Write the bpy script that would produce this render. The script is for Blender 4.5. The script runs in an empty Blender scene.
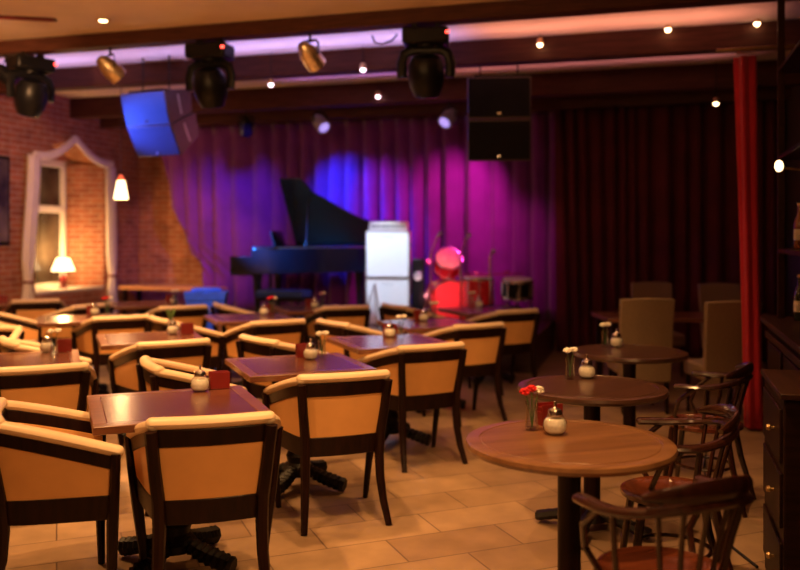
import bpy, bmesh, math, random
from mathutils import Vector, Matrix, Euler
random.seed(7)
PI = math.pi
SC = bpy.context.scene
COL = SC.collection

# ------------------------------------------------------------------ camera
EYE = 1.55; F = 850.0; HY = 235.0
cam_d = bpy.data.cameras.new('camera'); cam = bpy.data.objects.new('camera', cam_d); COL.objects.link(cam)
cam.location = (0, 0, EYE); cam.rotation_euler = (PI/2, 0, 0)
cam_d.sensor_width = 36.0; cam_d.lens = 36.0*F/800.0
cam_d.shift_y = -(285-HY)/800.0
cam_d.clip_start = 0.05; cam_d.clip_end = 60
cam_d.dof.use_dof = True; cam_d.dof.focus_distance = 3.9; cam_d.dof.aperture_fstop = 1.25
SC.camera = cam

# ------------------------------------------------------------------ world, exposure
SC.view_settings.view_transform = 'Standard'; SC.view_settings.look = 'None'
SC.view_settings.gamma = 1.0; SC.view_settings.exposure = -0.08
try: SC.view_settings.use_curve_mapping = False
except Exception: pass
w = bpy.data.worlds.new('World'); SC.world = w; w.use_nodes = True
w.node_tree.nodes['Background'].inputs[0].default_value = (0.05, 0.035, 0.05, 1)
w.node_tree.nodes['Background'].inputs[1].default_value = 0.3

A = math.radians(16.7); CA, SA = math.cos(A), math.sin(A)      # room axes: u along the stage wall, v towards it
def R(u, v): return (CA*u+SA*v, -SA*u+CA*v)
def Wp(px, py, h):                                             # where a sight line meets the height h
    Y = F*(EYE-h)/(py-HY); return ((px-400)/F*Y, Y)
def V3(xy, z): return Vector((xy[0], xy[1], z))

def lamp(name, kind, loc, energy, color, aim=None, size=0.1, angle=60, blend=0.5, parent=None, sizey=None):
    d = bpy.data.lights.new(name, kind); o = bpy.data.objects.new(name, d); COL.objects.link(o)
    d.energy = energy; d.color = color; o.location = loc
    if kind == 'AREA':
        d.size = size
        if sizey: d.shape = 'RECTANGLE'; d.size_y = sizey
    else: d.shadow_soft_size = size
    if kind == 'SPOT': d.spot_size = math.radians(angle); d.spot_blend = blend
    if aim is not None:
        o.rotation_euler = (Vector(aim)-Vector(loc)).to_track_quat('-Z', 'Y').to_euler()
    if parent: o.parent = parent
    return o
WARM = (1.0, 0.50, 0.17)
# downlights of the dining floor: (x, y, energy)
DOWN = [(-1.6, 2.9, 330), (0.3, 3.3, 300), (-0.6, 5.0, 250), (-2.6, 5.2, 400), (-1.6, 6.6, 330), (-3.6, 7.0, 430), (0.55, 5.3, 150), (1.3, 6.5, 90), (0.1, 1.6, 90), (-2.2, 6.75, 240)]
LCEIL = 3.5
for x, y, e in DOWN:
    lamp('downlight_beam', 'SPOT', (x, y, LCEIL-0.06), e, WARM, (x+0.1, y+0.25, 0), 0.05, 86, 0.8)
lamp('chair_back_fill', 'SPOT', (0.9, 0.6, 3.35), 260, WARM, (-0.35, 4.6, 0.55), 0.06, 62, 0.9)  # added fill from the camera side for the chair backs
lamp('back_row_fill', 'SPOT', (0.5, 3.6, 3.35), 150, WARM, (0.5, 7.3, 0.6), 0.06, 45, 0.9)  # added fill for the backs of the farther chairs
lamp('left_wall_fill', 'SPOT', (-3.4, 6.2, 3.1), 380, (1.0, 0.48, 0.2), V3(R(-8.0, 9.4), 1.6), 0.08, 75, 0.9)  # added warm fill to brighten the left brick wall, in no fixture
# added point fills in place of warm bounce; no pendants hang here
for x, y, z, e in [(-1.9, 3.2, 2.75, 24), (0.0, 1.0, 2.8, 10)]:
    lamp('bounce_fill', 'POINT', (x, y, z), e, (1.0, 0.50, 0.20), size=0.08)
for x, y, z, tx, ty, e in [(-1.6, 3.6, 2.8, -2.4, 6.2, 130), (-0.2, 3.4, 2.8, 0.0, 6.0, 60), (-2.6, 4.2, 2.8, -4.6, 6.8, 110)]:
    lamp('ceiling_fill', 'SPOT', (x, y, z), e, (1.0, 0.50, 0.18), (tx, ty, 3.5), 0.08, 120, 1.0)  # added upward fill to brighten the near ceiling, no lamp body
def strip(name, u0, u1, v, z, e, c, dv):  # added area fills for the ceiling between the beams, floating without fixtures
    l = lamp(name, 'AREA', V3(R((u0+u1)/2, v), z), e, c, V3(R((u0+u1)/2, v+dv), 3.5), size=0.05, sizey=0.05)
    l.data.size = u1-u0; l.data.size_y = 0.06; l.rotation_euler = (PI-math.atan2(dv, 3.5-z), 0, -A); l.data.spread = math.radians(55)
strip('lavender_fill', -4.5, -1.9, 8.0, 2.5, 11, (0.42, 0.34, 1.0), 0.0)
strip('lavender_side_fill', -7.2, -5.9, 8.0, 2.5, 5, (0.45, 0.36, 1.0), 0.0)
strip('lavender_near_fill', -5.8, -4.6, 7.5, 2.6, 4, (0.42, 0.34, 1.0), 0.5)
strip('peach_fill', -1.7, 0.8, 8.0, 2.5, 6, (1.0, 0.36, 0.25), 0.0)
strip('violet_fill', -4.4, -2.6, 9.5, 2.5, 6, (0.50, 0.22, 1.0), 0.0)
strip('rose_fill', -2.4, 0.8, 9.6, 2.5, 4, (1.0, 0.32, 0.40), 0.0)
# stage lights: (px, y, Z of source) -> aimed at the curtain
def cur(px, z, v=11.45):
    k = (px-400)/F; Y = v/(SA*k+CA); return (k*Y, Y, z)
def curpx(px, py, v=11.45):
    k = (px-400)/F; Y = v/(SA*k+CA); return (k*Y, Y, EYE+(HY-py)*Y/F)
BLUE = (0.04, 0.12, 1.0); VIO = (0.30, 0.07, 1.0); MAG = (0.95, 0.04, 0.42)
lamp('blue_beam', 'SPOT', V3(R(-4.9, 10.3), 3.1), 620, (0.03, 0.08, 1.0), curpx(350, 205), 0.05, 52, 1.0)
lamp('violet_beam', 'SPOT', V3(R(-5.0, 9.9), 3.05), 190, (0.15, 0.04, 1.0), curpx(225, 225), 0.05, 62, 1.0)
lamp('magenta_beam', 'SPOT', V3(R(-1.9, 10.5), 3.1), 290, MAG, curpx(440, 235), 0.04, 74, 1.0)
lamp('magenta_side_beam', 'SPOT', V3(R(-1.5, 9.9), 3.05), 100, MAG, curpx(510, 260), 0.05, 44, 1.0)
lamp('violet_centre_beam', 'SPOT', V3(R(-3.9, 10.4), 3.1), 120, (0.6, 0.05, 0.8), curpx(385, 200), 0.05, 50, 1.0)
lamp('amp_beam', 'SPOT', V3(R(-3.2, 8.7), 3.1), 470, (0.62, 0.78, 1.0), (-0.13, 11.0, 1.10), 0.05, 21, 0.35)
lamp('drum_beam', 'SPOT', V3(R(-2.6, 7.9), 2.5), 520, (1.0, 0.42, 0.48), (0.60, 11.0, 0.85), 0.05, 17, 0.9)
lamp('speaker_blue_beam', 'SPOT', V3(R(-6.3, 7.7), 2.6), 520, BLUE, (-2.72, 9.2, 2.75), 0.05, 46, 0.9)
lamp('speaker_pink_beam', 'SPOT', V3(R(-3.6, 9.3), 2.3), 45, (1.0, 0.16, 0.30), (-2.6, 9.6, 2.75), 0.05, 40, 0.8)
lamp('brick_fill', 'SPOT', V3(R(-5.9, 9.0), 2.3), 110, (1.0, 0.42, 0.16), V3(R(-6.9, 11.95), 1.3), 0.1, 52, 0.9)  # added warm fill for the far brick wall, not a stage light
lamp('left_violet_beam', 'SPOT', V3(R(-4.0, 8.9), 2.6), 60, VIO, V3(R(-7.9, 9.6), 3.0), 0.05, 70, 0.9)
lamp('blue_box_beam', 'SPOT', V3(R(-4.6, 7.3), 3.2), 200, (0.08, 0.25, 1.0), (-2.15, 9.5, 0.8), 0.05, 14, 0.6)
lamp('drum_low_fill', 'SPOT', V3(R(-2.7, 9.7), 0.75), 20, (1.0, 0.30, 0.36), (0.62, 11.0, 0.72), 0.06, 42, 0.8)  # added low red fill for the bass drum head
lamp('piano_beam', 'SPOT', V3(R(-5.2, 8.6), 2.2), 1100, (0.03, 0.22, 1.0), V3(R(-4.6, 10.2), 1.3), 0.08, 34, 0.9)
lamp('stage_floor_beam', 'SPOT', V3(R(-3.4, 9.8), 3.1), 90, (0.15, 0.2, 1.0), V3(R(-4.2, 10.6), 0.8), 0.05, 50, 0.7)

# ------------------------------------------------------------------ materials
MATS = {}
def nt(name):
    m = bpy.data.materials.new(name); m.use_nodes = True
    return m, m.node_tree, m.node_tree.nodes['Principled BSDF']
def mat(name, col, rough=0.5, metal=0.0, spec=0.5, var=0.12, scale=14, bump=0.0, coat=0.0, sheen=0.0, emit=None, es=0):
    if name in MATS: return MATS[name]
    m, t, b = nt(name)
    n = t.nodes.new('ShaderNodeTexNoise'); n.inputs['Scale'].default_value = scale; n.inputs['Detail'].default_value = 4
    tc = t.nodes.new('ShaderNodeTexCoord'); t.links.new(tc.outputs['Object'], n.inputs['Vector'])
    r = t.nodes.new('ShaderNodeValToRGB')
    r.color_ramp.elements[0].position = 0.3; r.color_ramp.elements[1].position = 0.7
    r.color_ramp.elements[0].color = tuple(c*(1-var) for c in col)+(1,)
    r.color_ramp.elements[1].color = tuple(min(1, c*(1+var)) for c in col)+(1,)
    t.links.new(n.outputs['Fac'], r.inputs['Fac']); t.links.new(r.outputs['Color'], b.inputs['Base Color'])
    b.inputs['Roughness'].default_value = rough; b.inputs['Metallic'].default_value = metal
    b.inputs['Coat Weight'].default_value = coat; b.inputs['Coat Roughness'].default_value = 0.15
    b.inputs['Sheen Weight'].default_value = sheen; b.inputs['Specular IOR Level'].default_value = spec
    if bump:
        bn = t.nodes.new('ShaderNodeBump'); bn.inputs['Strength'].default_value = bump; bn.inputs['Distance'].default_value = 0.01
        t.links.new(n.outputs['Fac'], bn.inputs['Height']); t.links.new(bn.outputs['Normal'], b.inputs['Normal'])
    if emit:
        b.inputs['Emission Color'].default_value = emit+(1,); b.inputs['Emission Strength'].default_value = es
    MATS[name] = m; return m
def wood(name, c0, c1, rough=0.3, scale=3.0, axis=0, coat=0.3, spec=0.5):
    m, t, b = nt(name)
    tc = t.nodes.new('ShaderNodeTexCoord'); mp = t.nodes.new('ShaderNodeMapping')
    s = [14, 14, 14]; s[axis] = 1.2; mp.inputs['Scale'].default_value = s
    n = t.nodes.new('ShaderNodeTexNoise'); n.inputs['Scale'].default_value = scale; n.inputs['Detail'].default_value = 6; n.inputs['Distortion'].default_value = 0.6
    r = t.nodes.new('ShaderNodeValToRGB'); r.color_ramp.elements[0].position = 0.32; r.color_ramp.elements[1].position = 0.68
    r.color_ramp.elements[0].color = c0+(1,); r.color_ramp.elements[1].color = c1+(1,)
    t.links.new(tc.outputs['Object'], mp.inputs['Vector']); t.links.new(mp.outputs['Vector'], n.inputs['Vector'])
    t.links.new(n.outputs['Fac'], r.inputs['Fac']); t.links.new(r.outputs['Color'], b.inputs['Base Color'])
    b.inputs['Roughness'].default_value = rough; b.inputs['Coat Weight'].default_value = coat; b.inputs['Coat Roughness'].default_value = 0.2
    b.inputs['Specular IOR Level'].default_value = spec
    return m
def brickmat(name, c1, c2, mortar, bw, bh, ms, rough=0.8, bump=0.5, offset=0.5, scale=1.0, noise=0.25):
    m, t, b = nt(name)
    tc = t.nodes.new('ShaderNodeTexCoord')
    br = t.nodes.new('ShaderNodeTexBrick'); br.offset = offset
    br.inputs['Color1'].default_value = c1+(1,); br.inputs['Color2'].default_value = c2+(1,); br.inputs['Mortar'].default_value = mortar+(1,)
    br.inputs['Scale'].default_value = scale; br.inputs['Mortar Size'].default_value = ms
    br.inputs['Brick Width'].default_value = bw; br.inputs['Row Height'].default_value = bh
    t.links.new(tc.outputs['UV'], br.inputs['Vector'])
    n = t.nodes.new('ShaderNodeTexNoise'); n.inputs['Scale'].default_value = 5; n.inputs['Detail'].default_value = 6
    t.links.new(tc.outputs['UV'], n.inputs['Vector'])
    mx = t.nodes.new('ShaderNodeMix'); mx.data_type = 'RGBA'; mx.blend_type = 'MULTIPLY'; mx.inputs['Factor'].default_value = 1
    rr = t.nodes.new('ShaderNodeValToRGB'); rr.color_ramp.elements[0].color = (1-noise*1.5,)*3+(1,); rr.color_ramp.elements[1].color = (1, 1, 1, 1)
    rr.color_ramp.elements[0].position = 0.3; rr.color_ramp.elements[1].position = 0.7
    t.links.new(n.outputs['Fac'], rr.inputs['Fac']); t.links.new(br.outputs['Color'], mx.inputs['A']); t.links.new(rr.outputs['Color'], mx.inputs['B'])
    t.links.new(mx.outputs['Result'], b.inputs['Base Color']); b.inputs['Roughness'].default_value = rough
    bn = t.nodes.new('ShaderNodeBump'); bn.inputs['Strength'].default_value = bump; bn.inputs['Distance'].default_value = 0.01; bn.invert = True
    t.links.new(br.outputs['Fac'], bn.inputs['Height']); t.links.new(bn.outputs['Normal'], b.inputs['Normal'])
    return m
def glassmat(name, tint=(0.95, 0.97, 1.0), refl=0.25):
    m = bpy.data.materials.new(name); m.use_nodes = True; t = m.node_tree; t.nodes.clear()
    o = t.nodes.new('ShaderNodeOutputMaterial'); mx = t.nodes.new('ShaderNodeMixShader')
    tr = t.nodes.new('ShaderNodeBsdfTransparent'); tr.inputs[0].default_value = tint+(1,)
    gl = t.nodes.new('ShaderNodeBsdfGlossy'); gl.inputs['Roughness'].default_value = 0.05
    lw = t.nodes.new('ShaderNodeLayerWeight'); lw.inputs['Blend'].default_value = refl
    t.links.new(lw.outputs['Facing'], mx.inputs[0]); t.links.new(tr.outputs[0], mx.inputs[1]); t.links.new(gl.outputs[0], mx.inputs[2])
    t.links.new(mx.outputs[0], o.inputs[0]); return m

M = {}
M['brick'] = brickmat('red_brick', (0.50, 0.17, 0.075), (0.36, 0.11, 0.055), (0.52, 0.36, 0.26), 0.26, 0.078, 0.008)
M['floor'] = brickmat('stone_tile_floor', (0.44, 0.29, 0.175), (0.32, 0.20, 0.12), (0.15, 0.09, 0.06), 0.62, 0.31, 0.004, rough=0.38, bump=0.15, noise=0.2)
M['plaster'] = mat('warm_plaster', (0.78, 0.62, 0.45), 0.85, var=0.06, scale=2)
M['beam'] = wood('dark_beam_wood', (0.05, 0.016, 0.010), (0.09, 0.030, 0.018), 0.6, coat=0, spec=0.2)
M['stagewood'] = wood('stage_wood', (0.05, 0.03, 0.025), (0.10, 0.06, 0.05), 0.4)
M['darkwall'] = mat('dark_wall', (0.05, 0.025, 0.02), 0.8)
M['tabletop'] = wood('walnut_top', (0.08, 0.026, 0.014), (0.15, 0.052, 0.027), 0.26, 2.5, coat=0.45)
M['tableedge'] = wood('walnut_edge', (0.12, 0.042, 0.02), (0.20, 0.075, 0.038), 0.3, 2.5)
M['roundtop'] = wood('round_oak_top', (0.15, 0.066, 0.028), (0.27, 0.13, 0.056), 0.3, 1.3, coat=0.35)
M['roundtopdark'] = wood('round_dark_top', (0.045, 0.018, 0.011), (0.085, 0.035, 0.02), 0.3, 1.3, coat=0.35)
M['iron'] = mat('black_iron', (0.010, 0.007, 0.006), 0.45, spec=0.25)
M['frame'] = wood('espresso_frame', (0.007, 0.002, 0.0015), (0.018, 0.005, 0.003), 0.38, 3, axis=2, coat=0.0, spec=0.2)
M['vinyl'] = mat('cream_vinyl', (0.72, 0.54, 0.36), 0.42, var=0.05, scale=9, bump=0.05)
M['vinyl2'] = mat('tan_vinyl', (0.72, 0.37, 0.13), 0.5, var=0.06, scale=7, bump=0.05)
M['bent'] = wood('bentwood', (0.014, 0.004, 0.0025), (0.045, 0.012, 0.006), 0.2, 3, axis=2, coat=0.5)
M['bentseat'] = wood('bentwood_seat', (0.08, 0.018, 0.008), (0.15, 0.038, 0.016), 0.2, 2, coat=0.5)
M['beige'] = mat('beige_upholstery', (0.27, 0.19, 0.12), 0.9, var=0.08, scale=60, bump=0.2)
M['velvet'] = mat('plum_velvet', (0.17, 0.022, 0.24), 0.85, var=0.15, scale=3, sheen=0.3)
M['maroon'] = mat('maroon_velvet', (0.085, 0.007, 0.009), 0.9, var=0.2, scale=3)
M['redvelvet'] = mat('red_velvet', (0.50, 0.008, 0.030), 0.8, var=0.12, scale=5, sheen=0.2)
M['blackplastic'] = mat('black_plastic', (0.006, 0.006, 0.008), 0.35, spec=0.2)
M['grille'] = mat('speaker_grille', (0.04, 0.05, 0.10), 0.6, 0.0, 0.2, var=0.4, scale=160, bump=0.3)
M['grilleshaded'] = mat('shaded_speaker_grille', (0.008, 0.008, 0.012), 0.6, spec=0.1, var=0.4, scale=160, bump=0.3)  # grille copy with the shade of the right stack put into its colour
M['spkbox'] = mat('speaker_box', (0.09, 0.06, 0.075), 0.55)
M['chrome'] = mat('chrome', (0.85, 0.83, 0.8), 0.15, 1.0, var=0.02)
M['brass'] = mat('brass', (0.75, 0.52, 0.24), 0.28, 1.0, var=0.08)
M['goldcan'] = mat('gold_lamp_can', (0.75, 0.62, 0.42), 0.3, 0.9, var=0.3, scale=25)
M['white'] = mat('white_paint', (0.80, 0.76, 0.70), 0.5, var=0.03)
M['ampwhite'] = mat('white_amp_cloth', (0.88, 0.90, 0.92), 0.7, var=0.05, scale=120)
M['silver'] = mat('silver_trim', (0.45, 0.47, 0.5), 0.4, 0.6)
M['piano'] = mat('black_lacquer', (0.012, 0.016, 0.026), 0.22, coat=0.6)
M['pianoin'] = mat('lid_underside', (0.02, 0.03, 0.032), 0.2, coat=0.6)
M['gold'] = mat('piano_plate', (0.55, 0.38, 0.14), 0.35, 0.9)
M['keys'] = mat('ivory_keys', (0.8, 0.78, 0.7), 0.3)
M['reddrum'] = mat('red_drum_shell', (0.75, 0.02, 0.03), 0.2, coat=0.8, var=0.2, scale=20)
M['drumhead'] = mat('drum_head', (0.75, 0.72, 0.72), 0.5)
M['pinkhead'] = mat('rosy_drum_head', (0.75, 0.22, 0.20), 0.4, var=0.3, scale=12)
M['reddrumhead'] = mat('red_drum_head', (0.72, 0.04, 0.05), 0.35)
M['cymbal'] = mat('cymbal_bronze', (0.72, 0.55, 0.28), 0.22, 1.0, var=0.15, scale=40)
M['glass'] = glassmat('clear_glass')
M['pane'] = mat('night_window_pane', (0.07, 0.055, 0.04), 0.06, var=0.5, scale=3, coat=0.5)
M['sugar'] = mat('sugar', (0.85, 0.78, 0.66), 0.8, bump=0.2, scale=80)
M['redbox'] = mat('red_holder', (0.20, 0.010, 0.010), 0.35, coat=0.3)
M['napkin'] = mat('napkin_paper', (0.82, 0.75, 0.68), 0.9)
M['redpetal'] = mat('red_petal', (0.65, 0.01, 0.015), 0.7, bump=0.4, scale=60)
M['whitepetal'] = mat('white_petal', (0.85, 0.8, 0.72), 0.7, bump=0.4, scale=60)
M['pinkpetal'] = mat('pink_petal', (0.8, 0.35, 0.5), 0.7, bump=0.4, scale=60)
M['stem'] = mat('green_stem', (0.08, 0.16, 0.04), 0.6)
M['cloth'] = mat('white_drape', (0.80, 0.72, 0.66), 0.85, var=0.05, scale=6)
M['lampon'] = mat('lit_lamp_shade', (0.9, 0.8, 0.6), 0.8, emit=(1.0, 0.66, 0.32), es=5)
M['lampred'] = mat('lit_shade_top', (0.7, 0.1, 0.05), 0.6, emit=(1.0, 0.15, 0.05), es=1.0)
M['bulb'] = mat('lit_bulb', (1, .9, .7), 0.3, emit=(1.0, 0.62, 0.30), es=14)
M['bulbcool'] = mat('lit_bulb_cool', (1, .9, 1), 0.3, emit=(1.0, 0.72, 0.85), es=9)
M['ledred'] = mat('red_indicator', (1, .1, .05), 0.3, emit=(1.0, 0.06, 0.04), es=8)
M['ledblue'] = mat('blue_indicator', (.1, .2, 1), 0.3, emit=(0.05, 0.12, 1.0), es=8)
M['lens'] = mat('dark_lens', (0.02, 0.03, 0.025), 0.05, coat=1.0)
M['lenslit'] = mat('lit_lens', (.5, .5, .9), 0.1, emit=(0.45, 0.35, 1.0), es=1.0)
M['lensgold'] = mat('gold_lens', (0.75, 0.5, 0.2), 0.12, 0.8, emit=(1.0, 0.5, 0.15), es=0.25)
M['bluebox'] = mat('blue_panel', (0.06, 0.22, 0.80), 0.4)
M['bluedark'] = mat('blue_dark_band', (0.02, 0.06, 0.25), 0.4)
M['barwood'] = wood('bar_wood', (0.010, 0.0035, 0.0025), (0.022, 0.008, 0.005), 0.4, 3, coat=0.0, spec=0.12)
M['barwood2'] = wood('bar_trim_wood', (0.022, 0.008, 0.004), (0.05, 0.018, 0.009), 0.4, 3, axis=1, coat=0.0, spec=0.2)
M['bottle'] = mat('dark_bottle_glass', (0.02, 0.035, 0.02), 0.06, coat=1.0)
M['bottleamber'] = mat('amber_bottle_glass', (0.22, 0.07, 0.015), 0.06, coat=1.0)
M['picture'] = mat('picture_print', (0.13, 0.10, 0.10), 0.4, var=0.9, scale=2.5)
M['cable'] = mat('black_cable', (0.012, 0.01, 0.01), 0.6)

# ------------------------------------------------------------------ mesh builder
class MB:
    def __init__(s): s.b = bmesh.new()
    def box(s, c, d, rz=0, rx=0, ry=0):
        r = bmesh.ops.create_cube(s.b, size=1)
        m = Matrix.Translation(c) @ Euler((rx, ry, rz)).to_matrix().to_4x4() @ Matrix.Diagonal((d[0], d[1], d[2], 1))
        bmesh.ops.transform(s.b, matrix=m, verts=r['verts']); return s
    def ring(s, pts): return [s.b.verts.new(p) for p in pts]
    def loft(s, rings, cap=True, closed=True):
        rs = [s.ring(r) for r in rings]
        for a, b in zip(rs, rs[1:]):
            n = len(a)
            for i in range(n if closed else n-1):
                j = (i+1) % n
                s.b.faces.new((a[i], a[j], b[j], b[i]))
        if cap and closed:
            s.b.faces.new(list(reversed(rs[0]))); s.b.faces.new(rs[-1])
        return s
    def sweep(s, path, ra, rb=None, n=10, up=Vector((0, 0, 1)), cap=True, roundend=False):
        path = [Vector(p) for p in path]; k = len(path)
        if not isinstance(ra, (list, tuple)): ra = [ra]*k
        if rb is None: rb = ra
        if not isinstance(rb, (list, tuple)): rb = [rb]*k
        ra = list(ra); rb = list(rb)
        if roundend:
            d0 = (path[0]-path[1]).normalized(); d1 = (path[-1]-path[-2]).normalized()
            m0 = min(ra[0], rb[0]); m1 = min(ra[-1], rb[-1])
            P = [path[0]+d0*m0*q for q in (0.95, 0.75, 0.4)]; Q = [path[-1]+d1*m1*q for q in (0.4, 0.75, 0.95)]
            fa = (0.3, 0.68, 0.92)
            ra = [ra[0]*f for f in fa]+ra+[ra[-1]*f for f in reversed(fa)]; rb = [rb[0]*f for f in fa]+rb+[rb[-1]*f for f in reversed(fa)]
            path = P+path+Q; k = len(path)
        rings = []
        if any(abs((b-a).normalized().dot(up)) > 0.8 for a, b in zip(path, path[1:])): up = Vector((0, 1, 0)) if abs(up.z) > 0.5 else up
        for i, p in enumerate(path):
            if i == 0: t = path[1]-p
            elif i == k-1: t = p-path[-2]
            else: t = (path[i+1]-p).normalized()+(p-path[i-1]).normalized()
            t = t.normalized(); u = up if abs(t.dot(up)) < 0.98 else Vector((1, 0, 0))
            a = t.cross(u).normalized(); b = a.cross(t).normalized()
            rings.append([p+a*ra[i]*math.cos(2*PI*j/n)+b*rb[i]*math.sin(2*PI*j/n) for j in range(n)])
        return s.loft(rings, cap)
    def lathe(s, prof, n=20, c=(0, 0, 0), m=None):
        c = Vector(c); rings = []
        for r, z in prof:
            rings.append([Vector((max(r, 1e-4)*math.cos(2*PI*j/n), max(r, 1e-4)*math.sin(2*PI*j/n), z)) for j in range(n)])
        if m is not None: rings = [[m @ p for p in r] for r in rings]
        return s.loft([[p+c for p in r] for r in rings])
    def cyl(s, p0, p1, r0, r1=None, n=14):
        return s.sweep([p0, p1], [r0, r0 if r1 is None else r1], n=n)
    def sphere(s, c, r, sc=(1, 1, 1), sub=2, jit=0):
        q = bmesh.ops.create_icosphere(s.b, subdivisions=sub, radius=r)
        for v in q['verts']:
            f = 1+random.uniform(-jit, jit)
            v.co = Vector((v.co.x*sc[0]*f, v.co.y*sc[1]*f, v.co.z*sc[2]*f))+Vector(c)
        return s
    def prism(s, poly, z0, z1):
        return s.loft([[Vector((x, y, z0)) for x, y in poly], [Vector((x, y, z1)) for x, y in poly]])
    def band(s, lo, hi, th, rows=1):
        """solid wall between a lower and an upper polyline, th thick inwards (towards +y/inside)"""
        lo = [Vector(p) for p in lo]; hi = [Vector(p) for p in hi]; k = len(lo); rings = []
        for i in range(k):
            a = lo[max(i-1, 0)]; b = lo[min(i+1, k-1)]; t = (b-a); t.z = 0; t.normalize()
            nrm = Vector((-t.y, t.x, 0))*th
            rings.append([lo[i], hi[i], hi[i]+nrm, lo[i]+nrm])
        return s.loft(rings)
    def build(s, name, m, parent=None, bevel=0, smooth=True, loc=None, rz=None, uv=None, ang=35):
        bmesh.ops.recalc_face_normals(s.b, faces=s.b.faces)
        me = bpy.data.meshes.new(name)
        if uv is not None:
            L = s.b.loops.layers.uv.new('UVMap'); c_, s_ = math.cos(uv), math.sin(uv)
            for f in s.b.faces:
                n = f.normal
                for l in f.loops:
                    p = l.vert.co
                    if abs(n.z) > 0.7: l[L].uv = (p.x*c_+p.y*s_, -p.x*s_+p.y*c_)
                    elif abs(n.x) > abs(n.y): l[L].uv = (p.y, p.z)
                    else: l[L].uv = (p.x, p.z)
        s.b.to_mesh(me); s.b.free(); me.materials.append(m)
        if smooth:
            me.shade_smooth(); me.set_sharp_from_angle(angle=math.radians(ang))
        o = bpy.data.objects.new(name, me); COL.objects.link(o)
        if parent: o.parent = parent
        if loc is not None: o.location = loc
        if rz is not None: o.rotation_euler.z = rz
        if bevel:
            bv = o.modifiers.new('bevel', 'BEVEL'); bv.width = bevel; bv.segments = 2; bv.limit_method = 'ANGLE'
        return o
def tag(o, label=None, cat=None, group=None, kind=None):
    if label: o['label'] = label
    if cat: o['category'] = cat
    if group: o['group'] = group
    if kind: o['kind'] = kind
    return o
def empty(name, loc, rz=0, label=None, cat=None, group=None):
    o = bpy.data.objects.new(name, None); COL.objects.link(o); o.location = loc; o.rotation_euler = (0, 0, rz)
    o.empty_display_size = 0.1
    return tag(o, label, cat, group)
def copy_tree(o, parent=None):
    c = o.copy(); COL.objects.link(c)
    if parent: c.parent = parent
    for ch in list(o.children): copy_tree(ch, c)
    return c
def struct(mb, name, m, bevel=0, uv=0, smooth=False):
    o = mb.build(name, m, None, bevel, smooth, (0, 0, 0), -A, uv); o['kind'] = 'structure'; return o
class Kind:
    """first use hands out the prototype, later uses copies of it"""
    def __init__(s, root): s.root = root; s.used = False
    def put(s, loc, rz, label, group=None, rot=None):
        o = copy_tree(s.root) if s.used else s.root; s.used = True
        o.location = loc; o.rotation_euler = rot if rot else (0, 0, rz); o['label'] = label
        if group: o['group'] = group
        return o
def lerp(a, b, t): return a+(b-a)*t

# ------------------------------------------------------------------ the room (u, v coordinates)
UL, UR, VB, VF = -8.0, 1.55, 11.95, -2.6
CH = LCEIL
TR = math.radians(22)                 # the square tables and tiles lie turned to the room
struct(MB().box(((UL+UR)/2, (VB+VF)/2, -0.05), (UR-UL+1.6, VB-VF+0.6, 0.1)), 'floor', M['floor'], uv=TR+A)
struct(MB().box(((UL+UR)/2, (VB+VF)/2, CH+0.05), (UR-UL+1.6, VB-VF+0.6, 0.1)), 'ceiling', M['plaster'])
struct(MB().box(((UL+UR)/2, VB+0.1, CH/2), (UR-UL+1.6, 0.2, CH)), 'wall_stage', M['brick'])
struct(MB().box(((UL+UR)/2, VF-0.1, CH/2), (UR-UL+1.6, 0.2, CH)), 'wall_rear', M['plaster'])
struct(MB().box((UR+0.1, (VB+VF)/2, CH/2), (0.2, VB-VF, CH)), 'wall_right', M['darkwall'])
# left wall with a splayed, arched window niche
NV0, NV1 = 9.55, 11.04; NZ0 = 0.74; NZT = 2.62; NPK = 2.88
mb = MB()
mb.box((UL-0.3, (VF+NV0)/2, CH/2), (0.6, NV0-VF, CH)); mb.box((UL-0.3, (NV1+VB)/2, CH/2), (0.6, VB-NV1, CH))
mb.box((UL-0.3, (NV0+NV1)/2, NZ0/2), (0.6, NV1-NV0, NZ0))
nm = (NV0+NV1)/2; arch = []
for i in range(13):
    t = i/12; arch.append((lerp(NV0, NV1, t), NZT+(NPK-NZT)*(1-abs(2*t-1)**1.7)))
for (a, za), (b, zb) in zip(arch, arch[1:]):
    mb.loft([[Vector((x, a, za)), Vector((x, b, zb)), Vector((x, b, CH)), Vector((x, a, CH))] for x in (UL-0.6, UL)])
struct(mb, 'wall_left', M['brick'])
UW = UL-0.5
struct(MB().box((UW-0.01, (NV0+NV1)/2, 2.79), (0.06, NV1-NV0, 0.3)), 'wall_niche', M['brick'])
struct(MB().loft([[Vector((UL, NV1-0.001, z)), Vector((UL-0.6, NV1-0.18, z)), Vector((UL-0.6, NV1-0.001, z))] for z in (NZ0, NZT)]), 'trim_1', M['brick'])
# window in the niche
UW = UL-0.5; WA, WB = 9.66, 10.78
wf = MB()
for (c, d) in [((UW, WA+0.04, 1.70), (0.07, 0.08, 1.88)), ((UW, WB-0.04, 1.70), (0.07, 0.08, 1.88)), ((UW, (WA+WB)/2, 0.80), (0.07, WB-WA, 0.10)),
               ((UW, (WA+WB)/2, 1.93), (0.07, WB-WA, 0.10)), ((UW, (WA+WB)/2, 2.60), (0.07, WB-WA, 0.09))]:
    wf.box(c, d)
win = struct(wf, 'window_1', M['white'], bevel=0.008)
gp = MB().box((UW-0.02, (WA+WB)/2, 1.70), (0.012, WB-WA-0.02, 1.86)).build('window_pane', M['pane'], win, smooth=False)
sl = MB().box((UL-0.27, (NV0+NV1)/2, NZ0+0.02), (0.56, NV1-NV0-0.01, 0.04)); sill = struct(sl, 'trim_2', M['white'], bevel=0.006)
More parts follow.
